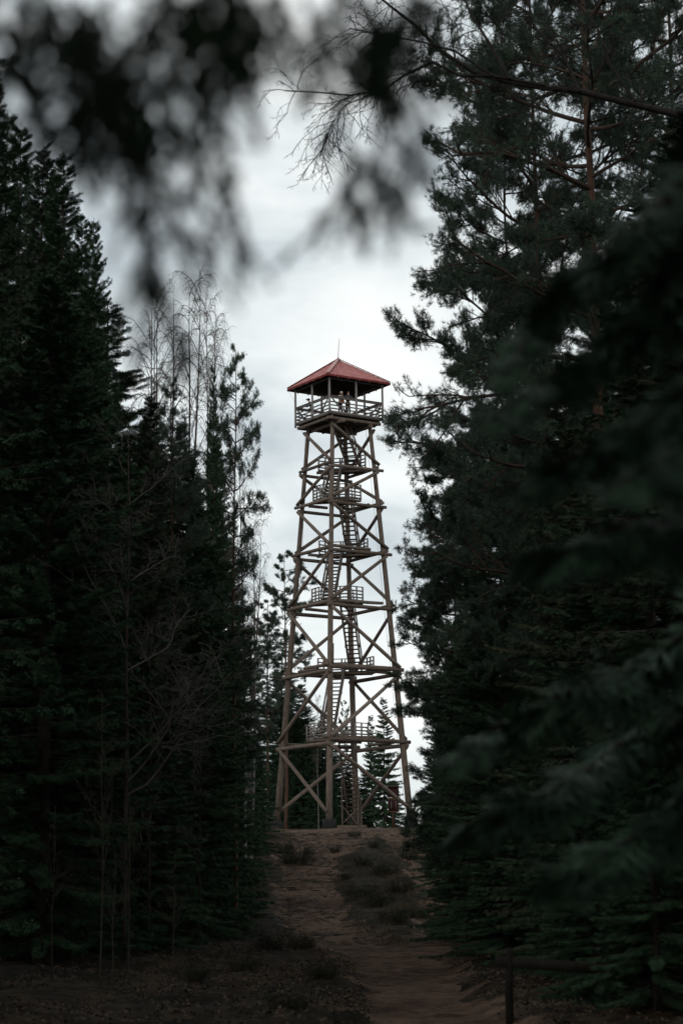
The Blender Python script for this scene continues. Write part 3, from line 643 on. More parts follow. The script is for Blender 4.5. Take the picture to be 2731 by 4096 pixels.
for s in range(3):
    a, b = shrub_mesh(50 + s); ma = a.mesh('stem'); ma.materials.append(M['sapling']); mb_ = b.mesh('foliage'); mb_.materials.append(M['heather']); shr.append((ma, mb_))
def on_ground(dx, dy):
    """where the ray through a picture point meets the terrain"""
    p1 = D(dx, dy, 1.0); d = np.array(tuple(p1)); t = np.arange(20, 150, .25)
    P_ = t[:, None] * d[None]; hz = gfull(P_[:, 0], P_[:, 1]); hit = np.nonzero(P_[:, 2] < hz)[0]
    k = hit[0] if len(hit) else len(t) - 1
    return P_[k][0], P_[k][1]
shrubs = [(685, 1985, 1.9, 'large rounded heather clump left of the upper path'), (655, 1960, 1.2, 'heather clump at the foot of the left spruces near the crest'),
          (815, 1922, .8, 'small dark heather tuft alone on the bare sand below the tower'), (835, 1990, 1.0, 'dark heather clump at the top of the grassy slope right of the path'),
          (880, 2010, 1.3, 'wide heather clump in the middle of the grassy slope'), (830, 2060, 1.3, 'heather clump overhanging the right edge of the path'),
          (870, 2080, 1.2, 'heather clump below the wide one on the grassy slope'), (920, 2050, 1.2, 'heather clump toward the right of the grassy slope'), (905, 2120, 1.2, 'lowest heather clump of the grassy slope'),
          (940, 1975, 1.1, 'heather clump near the right spruces on the upper slope'), (960, 2110, 1.0, 'heather clump beside the right fork of the path'),
          (795, 2020, .7, 'little heather tuft left of the overhanging clump'), (690, 2180, .8, 'heather clump on the left bank near the path bend'), (620, 2180, .9, 'heather clump under the left spruces near the path bend'),
          (560, 2230, .7, 'heather clump on the left bank among leaves'), (740, 2250, .6, 'heather clump beside the leafy bank at the near bend'), (450, 2260, .6, 'heather clump at the foot of the left bank'),
          (660, 2320, .5, 'nearest heather clump at the bottom of the picture'), (860, 1945, .7, 'small heather tuft just under the crest'), (770, 1960, .6, 'heather tuft on the left edge of the sandy crest')]
for i, (dx, dy, s, lb) in enumerate(shrubs):
    x, y = on_ground(dx, dy); o = empty('heather_shrub', (x, y, g(x, y)), i * 1.3); o.scale = (s * 1.25, s * 1.25, s * .95)
    for nm, me in zip(('stem', 'foliage'), shr[i % 3]):
        c = bpy.data.objects.new(nm, me); C.objects.link(c); c.parent = o
    tag(o, lb, 'shrub', 'heather clumps on the ground')
# roots crossing the worn slope
mb = MB(); rr_ = np.random.default_rng(61)
for i in range(46):
    y0 = rr_.uniform(76, 113); cx_ = float(np.interp(y0, [80, 95, 108], [-1.5, -1.6, -.3])); x0 = cx_ + rr_.uniform(-1.3, 1.0); l = rr_.uniform(.35, 1.5); n = 9
    xx = x0 + np.linspace(0, l, n); yy = y0 + np.cumsum(rr_.normal(0, .07, n)); zz = gfull(xx, yy) + .03 - .06 * np.abs(np.linspace(-1, 1, n)) ** 2
    mb.tube(np.stack([xx, yy, zz], 1), np.linspace(.045, .02, n) * rr_.uniform(.6, 1.2), 6, wob=.2)
tag(mb.build('tree_roots', M['bark'], smooth=True), 'dark tree roots crossing the worn sandy slope like low steps', 'roots', kind='stuff')
# grass blades
rg = np.random.default_rng(8)
def scatter(n, x0, x1, y0, y1, cond):
    x = rg.uniform(x0, x1, n); y = rg.uniform(y0, y1, n); k = cond(x, y); x, y = x[k], y[k]
    return np.stack([x, y, gfull(x, y)], 1)
p = scatter(60000, -6, 6, 55, 135, lambda x, y: (path_d(x, y) > .9 + .2 * rg.normal(size=len(x))) & (fbm(x * .9, y * .5, 3, 4) > -.02) & ((x > -.5) | (y > 98)))
n = len(p); d = rg.normal(0, .35, (n, 3)); d[:, 2] = 1
fr = rot_frames(d, roll=rg.uniform(0, 6.28, n)) * (rg.uniform(.08, .30, n) * (1 + 1.1 * np.clip(fbm(p[:, 0] * 1.5, p[:, 1], 3, 88) * 3, 0, 1)))[:, None, None]
mb = MB(); mb.inst(np.array([(-.03, 0, 0), (.03, 0, 0), (.06, 1, .12)]), np.array([[0, 1, 2]]), fr, p - np.array([0, 0, .02]))
tag(mb.build('grass', M['grass']), 'dry brown grass on the slope beside the path', 'grass', kind='stuff')
p = scatter(46000, -6, 5, 22, 70, lambda x, y: (path_d(x, y) > 1.0) & (fbm(x * .7, y * .3, 3, 14) > -.06))
n = len(p); d = rg.normal(0, 1, (n, 3)); d[:, 2] *= .35
fr = rot_frames(d, roll=rg.normal(0, .5, n)) * (rg.uniform(.025, .06, n))[:, None, None]
mb = MB(); mb.inst(np.array([(0, 0, 0), (.45, .5, .1), (0, 1, .25), (-.45, .5, .1)]), np.array([[0, 1, 2, 3]]), fr, p + np.array([0, 0, .02]))
tag(mb.build('leaf_litter', M['leaf']), 'brown dead leaves scattered over the left bank', 'leaves', kind='stuff')

# ------------------------------------------------------------------ THE TOWER
TY = 143.0
axis = (P(1373, 3300, TY), P(1353, 1500, TY)); TX = (axis[0].x + axis[1].x) / 2
TZ = P(1330, 3312, TY - 4.4).z
TW = empty('lookout_tower', (TX, TY, TZ)); tag(TW, 'tall lookout tower of weathered logs with zigzag stairs and a red roof', 'tower')
AL = R(33.5)          # the yaw of the square
# corner directions from the axis: near, right, back, left
def uv(u, v, z):      # u along near->back diagonal, v to the right
    th = AL - R(45)   # diagonal turned slightly
    ud = (-math.sin(th), math.cos(th)); vd = (math.cos(th), math.sin(th))
    return np.array([ud[0] * u + vd[0] * v, ud[1] * u + vd[1] * v, z])
def zN(py, h):        # height above the base seen at the near leg
    q = uv(-h, 0, 0); return P(1333, py, TY + q[1]).z - TZ
S_top, S_F = 3.25, 6.12
yt, yF = 1690.0, 2964.0
def side_py(py): return S_top + (S_F - S_top) * (py - yt) / (yF - yt)
LV = {}
for nm, py in (('P', 1684), ('A', 1857), ('B', 2001), ('C', 2194), ('D', 2412), ('E', 2673), ('F', 2964), ('G', 3300)):
    s = side_py(py); h = s / math.sqrt(2); LV[nm] = (zN(py, h), s, h)
zP, zF = LV['P'][0], LV['F'][0]
def side_z(z): return S_F + (S_top - S_F) * (z - zF) / (zP - zF)
def corner(c, z, ext=0):
    h = side_z(z) / math.sqrt(2)
    return {'N': uv(-h, 0, z), 'R': uv(0, h, z), 'B': uv(h, 0, z), 'L': uv(0, -h, z)}[c]
def logpart(name, p0, p1, r0, r1, mat='log', parent=None, n=14, seg=7, bend=.02, smooth=True):
    p0 = np.asarray(p0, float); p1 = np.asarray(p1, float); L = np.linalg.norm(p1 - p0)
    k = np.linspace(0, 1, seg); bx, by = RNG.uniform(-bend, bend, 2)
    mb = MB(); pts = np.stack([bx * np.sin(k * math.pi), by * np.sin(k * math.pi), k * L], 1)
    mb.tube(pts, r0 + (r1 - r0) * k + RNG.uniform(-.006, .006, seg), n, wob=.015)
    o = mb.build(name, M[mat], parent or TW, smooth)
    for pl in o.data.polygons:
        if len(pl.vertices) == 3: pl.use_smooth = False
    o.location = p0; o.rotation_mode = 'QUATERNION'
    o.rotation_quaternion = Vector((0, 0, 1)).rotation_difference(Vector(p1 - p0)); return o
# legs with spliced boards, each on a dark footing
for c in 'NRBL':
    o = logpart('leg', corner(c, .45), corner(c, zP + .05), .235, .145, 'log', n=16, seg=12, bend=.03)
    ft = MB(); q = corner(c, 0); zg = g(TX + q[0], TY + q[1]) - TZ
    ft.tube([(q[0], q[1], zg - .5), (q[0], q[1], max(zg, 0) + .55), (q[0], q[1], max(zg, 0) + .6)], [.40, .46, .44], 20, wob=.01); ft.build('footing', M['concrete'], TW, True)
    for sd in (-1, 1):
        st_ = MB(); st_.box((q[0] + sd * .2, q[1], max(zg, 0) + .85), (.02, .07, .45)); st_.build('anchor_strap', M['metal'], TW)
    for k, z in enumerate({'N': (zF * 1.9, zP * .62), 'R': (zF * 2.55, LV['B'][0] + 1.2), 'B': (zF * 1.5,), 'L': (LV['B'][0] + .9,)}[c]):
        p = corner(c, z); p2 = corner(c, z + 1.5); out = p[:2] / np.linalg.norm(p[:2]); sgn = 1 if k % 2 else -1
        sp = MB(); o3 = np.array([out[1] * sgn, -out[0] * sgn, 0]) * .14
        sp.tube([p + o3, p2 + o3], [.10, .095], 8); sp.build('splice_log', M['log'], TW, True)
faces = {'NR': ('N', 'R'), 'NL': ('N', 'L'), 'RB': ('R', 'B'), 'LB': ('L', 'B')}
def fpoint(a, b, z, t, out=.0):
    A, B = corner(a, z), corner(b, z); p = A + (B - A) * t
    nrm = (A + B) / 2; nrm[2] = 0; nrm /= np.linalg.norm(nrm); return p + nrm * out
upper = {'A': 'NL', 'B': 'NL', 'C': 'NL', 'D': 'NL', 'E': 'NR', 'F': 'NR'}
for lv in 'ABCDEF':
    z, s, h = LV[lv]; r = .115 + .012 * (s - 3.2)
    for fn, (a, b) in faces.items():
        up = (fn in ('NL', 'RB')) == (upper[lv] == 'NL')
        zz = z + (r * 1.02 if up else -r * 1.02) + random.uniform(-.03, .03)
        e = .42 / s
        logpart('cross_beam', fpoint(a, b, zz, -e * random.uniform(.4, 1.1), .20), fpoint(a, b, zz + random.uniform(-.04, .04), 1 + e * random.uniform(.9, 1.5), .20), r * 1.02, r * .95, 'log')
# braces: for each bay (upper level, lower level): which end is high on each face
bays = [('P', 'A', dict(NR='N', NL='L', RB='R', LB='B')), ('A', 'B', dict(NR='R', NL='N', RB='B', LB='L')), ('B', 'C', dict(NR='N', NL='L', RB='R', LB='B')),
        ('C', 'D', dict(NR='R', NL='N', RB='B', LB='L')), ('D', 'E', dict(NR='N', NL='L', RB='R', LB='B')), ('E', 'F', dict(NR='R', NL='N', RB='B', LB='L')), ('F', 'G', dict(NR='N', NL='L', RB='R', LB='B'))]
for hi, lo, dd in bays:
    zh = LV[hi][0] - .32; zl = LV[lo][0] + (.42 if lo != 'G' else 1.0)
    if hi == 'P': zh -= .05
    for fn, high in dd.items():
        a, b = faces[fn]; low = b if high == a else a
        tgt = (0.0, 1.0) if high == a else (1.0, 0.0)
        e = .30 / side_z(zl)
        p0 = fpoint(a, b, zh + .1, tgt[0] + (-e * .5 if tgt[0] == 0 else e * .5), .26); p1 = fpoint(a, b, zl - .1, tgt[1] + (e if tgt[1] == 1 else -e * .3), .26)
        logpart('brace', p0, p1, .10 + .004 * side_z(zl), .115 + .004 * side_z(zl), 'log')
for lv in 'ABCDEF':
    for c in 'NRL':
        z = LV[lv][0]; p = corner(c, z); out = p[:2] / np.linalg.norm(p[:2]); bl = MB()
        for dz in (.22, -.24):
            q = corner(c, z + dz); o3 = np.array([out[0], out[1], 0]); bl.tube([q + o3 * .17, q + o3 * .24], [.035, .03], 8)
        bl.build('bolt', M['metal'], TW)
# further logs laid across the beams, as builders left them
for fn, lv, dz, t0, t1 in (('NR', 'E', .30, -.12, 1.06), ('NR', 'E', -.05, .55, .92), ('NL', 'E', .28, -.02, .62), ('NL', 'E', .10, .30, .75), ('NR', 'F', .02, .02, .42), ('NR', 'F', .32, -.1, .62),
                       ('RB', 'B', .26, .3, .9), ('LB', 'B', .30, .15, .55), ('LB', 'C', .28, .2, .8), ('NR', 'C', .24, .05, .75), ('LB', 'D', .24, .2, .6), ('NR', 'D', .24, .1, .9), ('RB', 'F', .2, .1, .7)):
    a, b = faces[fn]; z = LV[lv][0] + dz
    logpart('tie_log', fpoint(a, b, z, t0, .02), fpoint(a, b, z + random.uniform(-.05, .05), t1, .02), .12, .11, 'log')
# landings
RH = 1.02
def landing(lv, front, wf, wb, u0, u1, label=None):
    z = LV[lv][0] + .34; sg = -1 if front else 1
    # trapezoid: outer edge half width wf at u0, inner edge half width wb at u1
    P0 = [uv(sg * u0, -wf, z), uv(sg * u0, wf, z), uv(sg * u1, wb, z), uv(sg * u1, -wb, z)]
    mb = MB(); n = 7
    for i in range(n):
        t0 = i / n; u = u0 + (u1 - u0) * (t0 + .5 / n); w = wf + (wb - wf) * (t0 + .5 / n)
        mb.plank(uv(sg * u, -w, z), uv(sg * u, w, z), .035, abs(u1 - u0) / n - .012, (0, 0, 1))
    dk = mb.build('landing_deck', M['plank'])
    dk.parent = TW
    for (a, b) in ((0, 1), (1, 2), (3, 0)):
        if False: continue
        rl = MB(); A = P0[a]; B = P0[b]
        for k in range(1, 4): rl.plank(A + (0, 0, RH * k / 4.2), B + (0, 0, RH * k / 4.2), .10, .03)
        rl.plank(A + (0, 0, RH), B + (0, 0, RH), .05, .13); rl.plank(A + (0, 0, .02), B + (0, 0, .02), .14, .04)
        rl.build('railing', M['plank'], dk)
    L01 = [P0[0], P0[1], P0[2], P0[3], P0[0] * .33 + P0[1] * .67, P0[0] * .67 + P0[1] * .33, (P0[1] + P0[2]) / 2, (P0[0] + P0[3]) / 2]
    for q in L01:
        ps = MB(); ps.plank(q - (0, 0, .1), q + (0, 0, RH), .12, .12, (1, 0, 0)); ps.build('railing_post', M['post'], dk)
    for u, ex in ((u0 + (u1 - u0) * .12, .55), (u1 - (u1 - u0) * .1, .3)):
        w = wf + (wb - wf) * (u - u0) / (u1 - u0)
        logpart('joist_log', uv(sg * u, -w - ex * random.uniform(.2, 1), z - .14), uv(sg * u, w + ex * random.uniform(.3, 1), z - .15), .11, .10, 'log')
    return z
fr_geo = {}
for lv, front, wf, wb, u0, u1 in (('A', False, .9, 1.75, 1.75, .95), ('B', True, 1.05, 1.75, 1.85, 1.0), ('C', False, 1.1, 1.8, 2.0, 1.15), ('D', True, 1.15, 1.85, 2.15, 1.25), ('E', False, 1.4, 2.05, 2.4, 1.5), ('F', True, 1.45, 2.2, 2.7, 1.7)):
    z = landing(lv, front, wf, wb, u0, u1); fr_geo[lv] = (z, (-1 if front else 1) * u1)
zPl = LV['P'][0] + .55      # cabin floor
tre = None
flights = [('G', 'F', .62, .50), ('F', 'E', -.80, -.52), ('E', 'D', .74, .62), ('D', 'C', -.70, -.50), ('C', 'B', .70, .55), ('B', 'A', -.62, -.45), ('A', 'P', .95, -.05)]
nt_total = 0
for lo, hi, q0, q1 in flights:
    z0, u0 = fr_geo.get(lo, (0.12, 1.9)); z1, u1 = fr_geo.get(hi, (zPl, -.55))
    if lo == 'G': u0 = 1.2
    z0 += .02; A = uv(u0 - .05 * np.sign(u0), q0, z0); B = uv(u1 - .05 * np.sign(u1) if hi != 'P' else u1, q1, z1)
    wv = uv(0, 1, 0); W = .44; st = MB()
    for sd in (-1, 1): st.plank(A + wv * sd * W, B + wv * sd * W, .24, .08, (0, 0, 1))
    so = st.build('staircase', M['log'], TW)
    nT = int((z1 - z0) / .30)
    for k in range(1, nT + 1):
        p = A + (B - A) * (k / (nT + 1)); tb = MB(); tb.plank(-wv * (W - .035), wv * (W - .035), .25, .075, uv(1, 0, 0))
        t = tb.build('tread', M['tread'], so); t.location = p; nt_total += 1
    for sd in (-1, 1):
        hr = MB(); o_ = np.array([0, 0, .85]); hr.plank(A + wv * sd * (W + .06) + o_, B + wv * sd * (W + .06) + o_, .10, .05)
        hr.plank(A + wv * sd * (W + .06) + o_ * .55, B + wv * sd * (W + .06) + o_ * .55, .06, .03)
        for t in (.03, .34, .66, .97):
            q = A + (B - A) * t + wv * sd * (W + .085); hr.plank(q, q + o_, .07, .05, (1, 0, 0))
        hr.build('handrail', M['plank'], so)
# step slab and standing props under the first flight
sp = MB(); sp.box(uv(.35, .55, .14), (1.05, .55, .16)); sp.build('step_slab', M['sandstep'], TW)
for u, v in ((-.1, -.05), (-.1, 1.1), (.6, 1.15)):
    logpart('stair_prop', uv(u, v, 0), uv(u + .1, v - .02, 3.6 if u < .5 else 2.3), .055, .05, 'log', n=8)
logpart('stair_prop', uv(-.1, 0.0, 1.6), uv(-.1, 1.1, .3), .04, .04, 'log', n=8)
logpart('stair_prop', uv(-.1, 0.05, .5), uv(-.1, 1.1, 1.5), .04, .04, 'log', n=8)
# lightning conductor along the right leg
cb = MB(); pts = [corner('R', z) + np.array([-.32, -.22, 0]) for z in np.linspace(.3, zP, 18)]; cb.tube(pts, .010, 4)
cb.build('lightning_cable', M['metal'], TW)

# ---- cabin
HC = 4.5 / 2
def sq(a, b, z, half=HC):   # square coordinates: a along NR direction, b along NL direction from the near corner 0..1
    N_, R_, L_2 = uv(-half * math.sqrt(2), 0, z), uv(0, half * math.sqrt(2), z), uv(0, -half * math.sqrt(2), z)
    return N_ + (R_ - N_) * a + (L_2 - N_) * b
zf = zN(1646, HC * math.sqrt(2)) 
zr = zf + 1.12; ztop = zf + 2.62
fl = MB()
for i in range(18):
    a = (i + .5) / 18; fl.plank(sq(a, -.01, zf - .05), sq(a, 1.01, zf - .05), .05, 2 * HC / 18 - .012, (0, 0, 1))
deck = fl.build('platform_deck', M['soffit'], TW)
sides = [((0, 0), (1, 0)), ((0, 0), (0, 1)), ((1, 0), (1, 1)), ((0, 1), (1, 1))]
for (a0, b0), (a1, b1) in sides:
    eb = MB(); eb.plank(sq(a0, b0, zf - .02), sq(a1, b1, zf - .02), .24, .06); eb.build('edge_board', M['plank'], deck)
    rail = MB(); A = sq(a0, b0, zf); B = sq(a1, b1, zf); ez = lambda h: np.array([0, 0, h])
    rail.plank(A + ez(1.12), B + ez(1.12), .16, .07); ctr = sq(.5, .5, zf)
    rail.plank(A + ez(1.21), B + ez(1.21), .035, .16)
    rl = rail.build('railing', M['plank'], deck)
    for k in (.27, .52, .77):
        rr = MB(); rr.plank(A + ez(k), B + ez(k), .085, .05); rr.build('rail', M['plank'], rl)
    for t0, t1 in ((.03, .24), (.97, .76)):
        bb = MB(); o_ = (ctr - (A + B) / 2); o_ = o_ / np.linalg.norm(o_) * -.05
        bb.plank(A + (B - A) * t0 + ez(1.06) + o_, A + (B - A) * t1 + ez(.12) + o_, .10, .05); bb.build('railing_brace', M['plank'], rl)
for a, b in ((0, 0), (.5, 0), (1, 0), (0, .5), (0, 1), (.5, 1), (1, .5), (1, 1)):
    e = .012; a_, b_ = (a - .5) * (1 + 2 * e) + .5, (b - .5) * (1 + 2 * e) + .5
    logpart('cabin_post', sq(a_, b_, zf - (.30 if (a, b) in ((1, 0), (0, 1)) else .1)), sq(a_, b_, ztop), .085, .078, 'post', n=10, bend=.01)
# logs below the floor
zb = zf - .38
for (c0, c1, zz, ex0, ex1) in (((-.02, 0.04), (1.0, .04), zb, 0, .02), ((.20, -.10), (.20, 1.02), zb - .22, 0, 0), ((.04, 0), (.04, 1.0), zb + .05, 0, 0), ((.80, 0), (.80, 1.0), zb - .24, 0, 0),
                               ((0, .82), (1.05, .82), zb, 0, 0), ((0, .20), (1.0, .20), zb + .02, 0, 0), ((0, .96), (1.0, .96), zb + .02, 0, 0), ((.5, .02), (.5, .98), zb - .02, 0, 0), ((.97, .02), (.97, .98), zb + .04, 0, 0)):
    logpart('floor_beam', sq(*c0, zz), sq(*c1, zz), .125, .12, 'log')
# roof
HR = 5.48 / 2; ze = ztop + .02; rise = 1.98
apex = uv(0, 0, ze + rise)
cs = [uv(-HR * math.sqrt(2), 0, ze), uv(0, HR * math.sqrt(2), ze), uv(HR * math.sqrt(2), 0, ze), uv(0, -HR * math.sqrt(2), ze)]
rf = MB(); under = MB()
for i in range(4):
    A, B = cs[i], cs[(i + 1) % 4]; mid = (A + B) / 2; al = (B - A) / np.linalg.norm(B - A); up = apex - mid; sl = np.linalg.norm(up); up /= sl
    nrm = np.cross(al, up); nrm *= np.sign(nrm[2]); half = HR
    pitch = .27; V = []; Fq = []; s = -half
    samp = []; k = int(2 * half / pitch)
    for j in range(k):
        x0 = -half + 2 * half * j / k; w = 2 * half / k
        samp += [(x0, 0), (x0 + w * .5, 0), (x0 + w * .58, .06), (x0 + w * .92, .06)]
    samp.append((half, 0))
    for x, hgt in samp:
        top = max(0, (1 - abs(x) / half)) * sl
        V += [mid + al * x - up * .02 + nrm * hgt, mid + al * x + up * top + nrm * hgt * (1 if top > .05 else 0)]
    for j in range(len(samp) - 1): Fq.append((2 * j, 2 * j + 2, 2 * j + 3, 2 * j + 1))
    rf.add(V, Fq)
    e = -nrm * .05
    under.add([A + e, B + e, apex + e], [[0, 2, 1]])
roof = rf.build('roof', M['roof'], TW)
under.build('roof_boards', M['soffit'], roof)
for i in range(4):
    A, B = cs[i], cs[(i + 1) % 4]
    rc = MB(); rc.plank(A + (0, 0, .10), apex + (0, 0, .13), .03, .26, (0, 0, 1)); rc.build('ridge_cap', M['ridge'] if i == 0 else M['roof'], roof)
    fb = MB(); fb.plank(A + (0, 0, -.05), B + (0, 0, -.05), .15, .04); fb.build('fascia', M['fascia'], roof)
    for k in range(1, 6):
        t = k / 6; p = A + (B - A) * t; mid = (A + B) / 2; q = mid * .0 + apex; inn = np.array([0, 0, ze]) - np.array([mid[0], mid[1], ze]); inn = inn / np.linalg.norm(inn)
        ra = MB(); tt = 1 - abs(2 * t - 1); slope = rise / HR
        p0 = p + np.array([0, 0, -.16]) - inn * .02; p1 = p0 + (inn + np.array([0, 0, slope])) * HR * tt * .95
        ra.plank(p0, p1, .12, .05); ra.build('rafter', M['plank'], roof)
for a in ((0, 0, 1, 0), (0, 0, 0, 1), (1, 0, 1, 1), (0, 1, 1, 1)):
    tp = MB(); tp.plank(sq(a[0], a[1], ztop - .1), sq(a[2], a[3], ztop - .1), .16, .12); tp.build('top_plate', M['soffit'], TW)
an = MB(); an.tube([apex - (0, 0, .1), apex + (0, 0, .12), apex + (0, 0, .32)], [.10, .06, .02], 8); fin = an.build('finial', M['metal'], TW)
an = MB(); an.tube([apex + (0, 0, .25), apex + (.035, 0, 1.0), apex + (.10, 0, 1.72)], [.026, .022, .014], 6); an.build('lightning_rod', M['metal'], TW)
cb = MB(); cb.tube([uv(0, -HR * math.sqrt(2) + .1, ze - .1), sq(-.01, 1.02, zf + 1.6), sq(-.01, 1.02, zf + .2), corner('L', zP - .6) + (-.2, -.2, 0), corner('L', LV['C'][0]) + (.33, -.2, 0), corner('L', LV['D'][0]) + (.33, -.2, 0)], .008, 4)
cb.build('lightning_cable', M['metal'], TW)

# ------------------------------------------------------------------ people
def skin_obj(name, verts, edges, radii, mat, parent, root=0, sub=1):
    me = bpy.data.meshes.new(name); me.from_pydata([tuple(v) for v in verts], edges, []); me.update(); me.materials.append(mat)
    o = bpy.data.objects.new(name, me); C.objects.link(o); o.parent = parent
    m = o.modifiers.new('skin', 'SKIN'); m.use_smooth_shade = True
    sv = me.skin_vertices[0].data
    for i, r in enumerate(radii): sv[i].radius = (r, r) if not isinstance(r, tuple) else r; sv[i].use_root = (i == root)
    s = o.modifiers.new('sub', 'SUBSURF'); s.levels = sub; s.render_levels = sub
    return o
def person(loc, rz, label, H, lean, top, bottom, hat, hair, elbow, hand, legs_split=.12, jmat2=None, headyaw=0, long_hair=False):
    """facing +Y; leaning forward on a rail; hand = (height, forward) of hands"""
    root = empty('person', loc, rz); root.scale = (H / 1.75,) * 3
    ly = lambda z, k=lean: k * max(0, z - .92)        # forward lean above the hips
    V = []; E = []; Rd = []
    def v(p, r, par=None):
        V.append(p); Rd.append(r); i = len(V) - 1
        if par is not None: E.append((par, i))
        return i
    pel = v((0, 0, .95), (.15, .11)); wa = v((0, ly(1.12), 1.12), (.135, .10), pel); ch = v((0, ly(1.32), 1.32), (.165, .115), wa); nb = v((0, ly(1.46) + .01, 1.46), (.085, .08), ch)
    nk = v((0, ly(1.52) + .02, 1.53), (.055, .058), nb); hd = v((0, ly(1.6) + .035, 1.62), (.072, .088), nk); ht = v((0, ly(1.68) + .03, 1.70), (.06, .075), hd)
    v((0, ly(1.6) + .135, 1.60), (.012, .014), hd); v((.078, ly(1.6) + .02, 1.61), (.014, .02), hd); v((-.078, ly(1.6) + .02, 1.61), (.014, .02), hd)
    arms = []; legs = []
    for s in (-1, 1):
        sh = v((s * .185, ly(1.42), 1.42), .058, ch); el = v((s * elbow[0], elbow[1], elbow[2]), .044, sh); wr = v((s * hand[0], hand[1], hand[2]), .029, el)
        hx = -s * .25 if hand[0] < .1 else 0
        pm = v((s * hand[0] + hx * .2, hand[1] + .06, hand[2] - .005), (.036, .018), wr)
        for k in range(4):
            a = (k - 1.5) * .018; l = (.062, .075, .07, .055)[k]
            f1 = v((V[pm][0] + a, V[pm][1] + .05, V[pm][2] + .003), .009, pm); v((V[pm][0] + a * 1.2, V[pm][1] + .05 + l * .6, V[pm][2] - .03), .0075, f1)
        t1 = v((V[pm][0] - s * .035, V[pm][1] - .005, V[pm][2] + .008), .011, pm); v((V[pm][0] - s * .055, V[pm][1] + .03, V[pm][2] - .005), .009, t1)
        arms.append((V[ch], V[sh], V[el], V[wr]))
        hp = v((s * .09, 0, .88), .085, pel); kn = v((s * (.09 + legs_split * .3), .03, .48), .058, hp); an_ = v((s * (.09 + legs_split * .6), -.02, .09), .04, kn)
        v((s * (.10 + legs_split * .6), .13, .03), (.038, .028), an_); legs.append((V[hp], V[kn], V[an_]))
    skin_obj('body', V, E, Rd, M['skin'], root)
    # jacket
    jv = [V[pel], V[wa], V[ch], V[nb]]; jr = [(.17, .135), (.16, .13), (.19, .145), (.09, .09)]; je = [(0, 1), (1, 2), (2, 3)]
    jv[0] = (0, 0, .93)
    for a in arms:
        k = len(jv); jv += [a[1], a[2], tuple(np.array(a[2]) * .12 + np.array(a[3]) * .88)]; jr += [.078, .060, .046]; je += [(2, k), (k, k + 1), (k + 1, k + 2)]
    skin_obj('jacket', jv, je, jr, M[top], root)
    tv = [(0, 0, .96)]; trr = [(.155, .118)]; te = []
    for l in legs:
        k = len(tv); tv += [l[0], l[1], (l[2][0], l[2][1], .12)]; trr += [.100, .074, .062]; te += [(0, k), (k, k + 1), (k + 1, k + 2)]
    skin_obj('trousers', tv, te, trr, M[bottom], root)
    for l in legs:
        sb = MB(); x, y, _ = l[2]; sb.tube([(x, y - .07, .05), (x, y + .02, .065), (x, y + .13, .045), (x, y + .19, .035)], [.045, .055, .045, .025], 8); sb.build('shoe', M['shoe'], root, True)
    hy, hz = ly(1.66) + .03, 1.665
    def dome(rx, ry, rz_, cz, cy, lo, name, mat, n=14, m=7):
        b = MB(); Vv = []; Fq = []
        for i in range(m + 1):
            e = lo + (math.pi / 2 - lo) * i / m
            for j in range(n): a = j * 2 * math.pi / n; Vv.append((rx * math.cos(e) * math.cos(a), cy + ry * math.cos(e) * math.sin(a), cz + rz_ * math.sin(e)))
        for i in range(m):
            for j in range(n): Fq.append((i * n + j, i * n + (j + 1) % n, (i + 1) * n + (j + 1) % n, (i + 1) * n + j))
        b.add(Vv, Fq); return b
    dome(.094, .108, .10, hz - .01, hy - .018, -.25, 'hair', hair).build('hair', M[hair], root, True)
    if long_hair:
        b = MB(); b.tube([(0, hy - .07, hz), (0, hy - .09, hz - .16), (0, hy - .08, hz - .32)], [(.08), (.085), (.05)], 10); b.build('long_hair', M[hair], root, True)
        for s in (-1, 1):
            b = MB(); b.tube([(s * .075, hy, hz), (s * .09, hy + .01, hz - .14), (s * .085, hy + .03, hz - .30)], [.03, .035, .02], 8); b.build('hair_lock', M[hair], root, True)
    for s in (-1, 1):
        b = MB(); b.tube([(s * .03, hy + .075, hz - .035), (s * .03, hy + .088, hz - .035)], [.010, .006], 6); b.build('eye', M['black'], root)
    if hat:
        b = dome(.102, .116, .11, hz + .02, hy - .015, 0, 'h', hat)
        if hat == 'black': b.tube([(0, hy + .06, hz + .035), (0, hy + .14, hz + .03), (0, hy + .19, hz + .018)], [.05, .055, .03], 8)
        else: b.tube([(0, hy - .015 + .001, hz + .005), (0, hy - .015, hz + .045)], [.125, .11], 14)
        b.build('cap' if hat == 'black' else 'hat', M[hat], root, True)
    tag(root, label, 'person'); return root
def Wp(a, b, dz=0):
    q = sq(a, b, zf + dz); return Vector((TX + q[0], TY + q[1], TZ + q[2]))
nL = sq(0, .5, 0) - sq(1, .5, 0); angL = math.atan2(nL[1], nL[0]) - math.pi / 2      # facing out over the near-left rail
nR = sq(.5, 0, 0) - sq(.5, 1, 0); angR = math.atan2(nR[1], nR[0]) - math.pi / 2      # facing out over the near-right rail
pl = Wp(.12, .71); pw = Wp(.255, .085); pm_ = Wp(.40, .085)
person(pl, angL + R(-38), 'person in black cap and dark shirt leaning on the left rail of the tower cabin', 1.70, .34, 'navy', 'black', 'black', 'hairdark', (.25, .36, 1.20), (.12, .56, 1.18), .1)
person(pw, angR + R(12), 'person in pale hat and light jacket leaning on the right rail of the tower cabin', 1.66, .16, 'cream', 'black', 'white', 'hair', (.25, .20, 1.20), (.07, .37, 1.23), .1, long_hair=True)
person(pm_, angR + R(-12), 'person in dark navy jacket resting hands on rail beside the one in a pale hat', 1.78, .18, 'navy', 'black', None, 'hair', (.26, .20, 1.18), (.05, .36, 1.20), .12)
bag = MB(); 
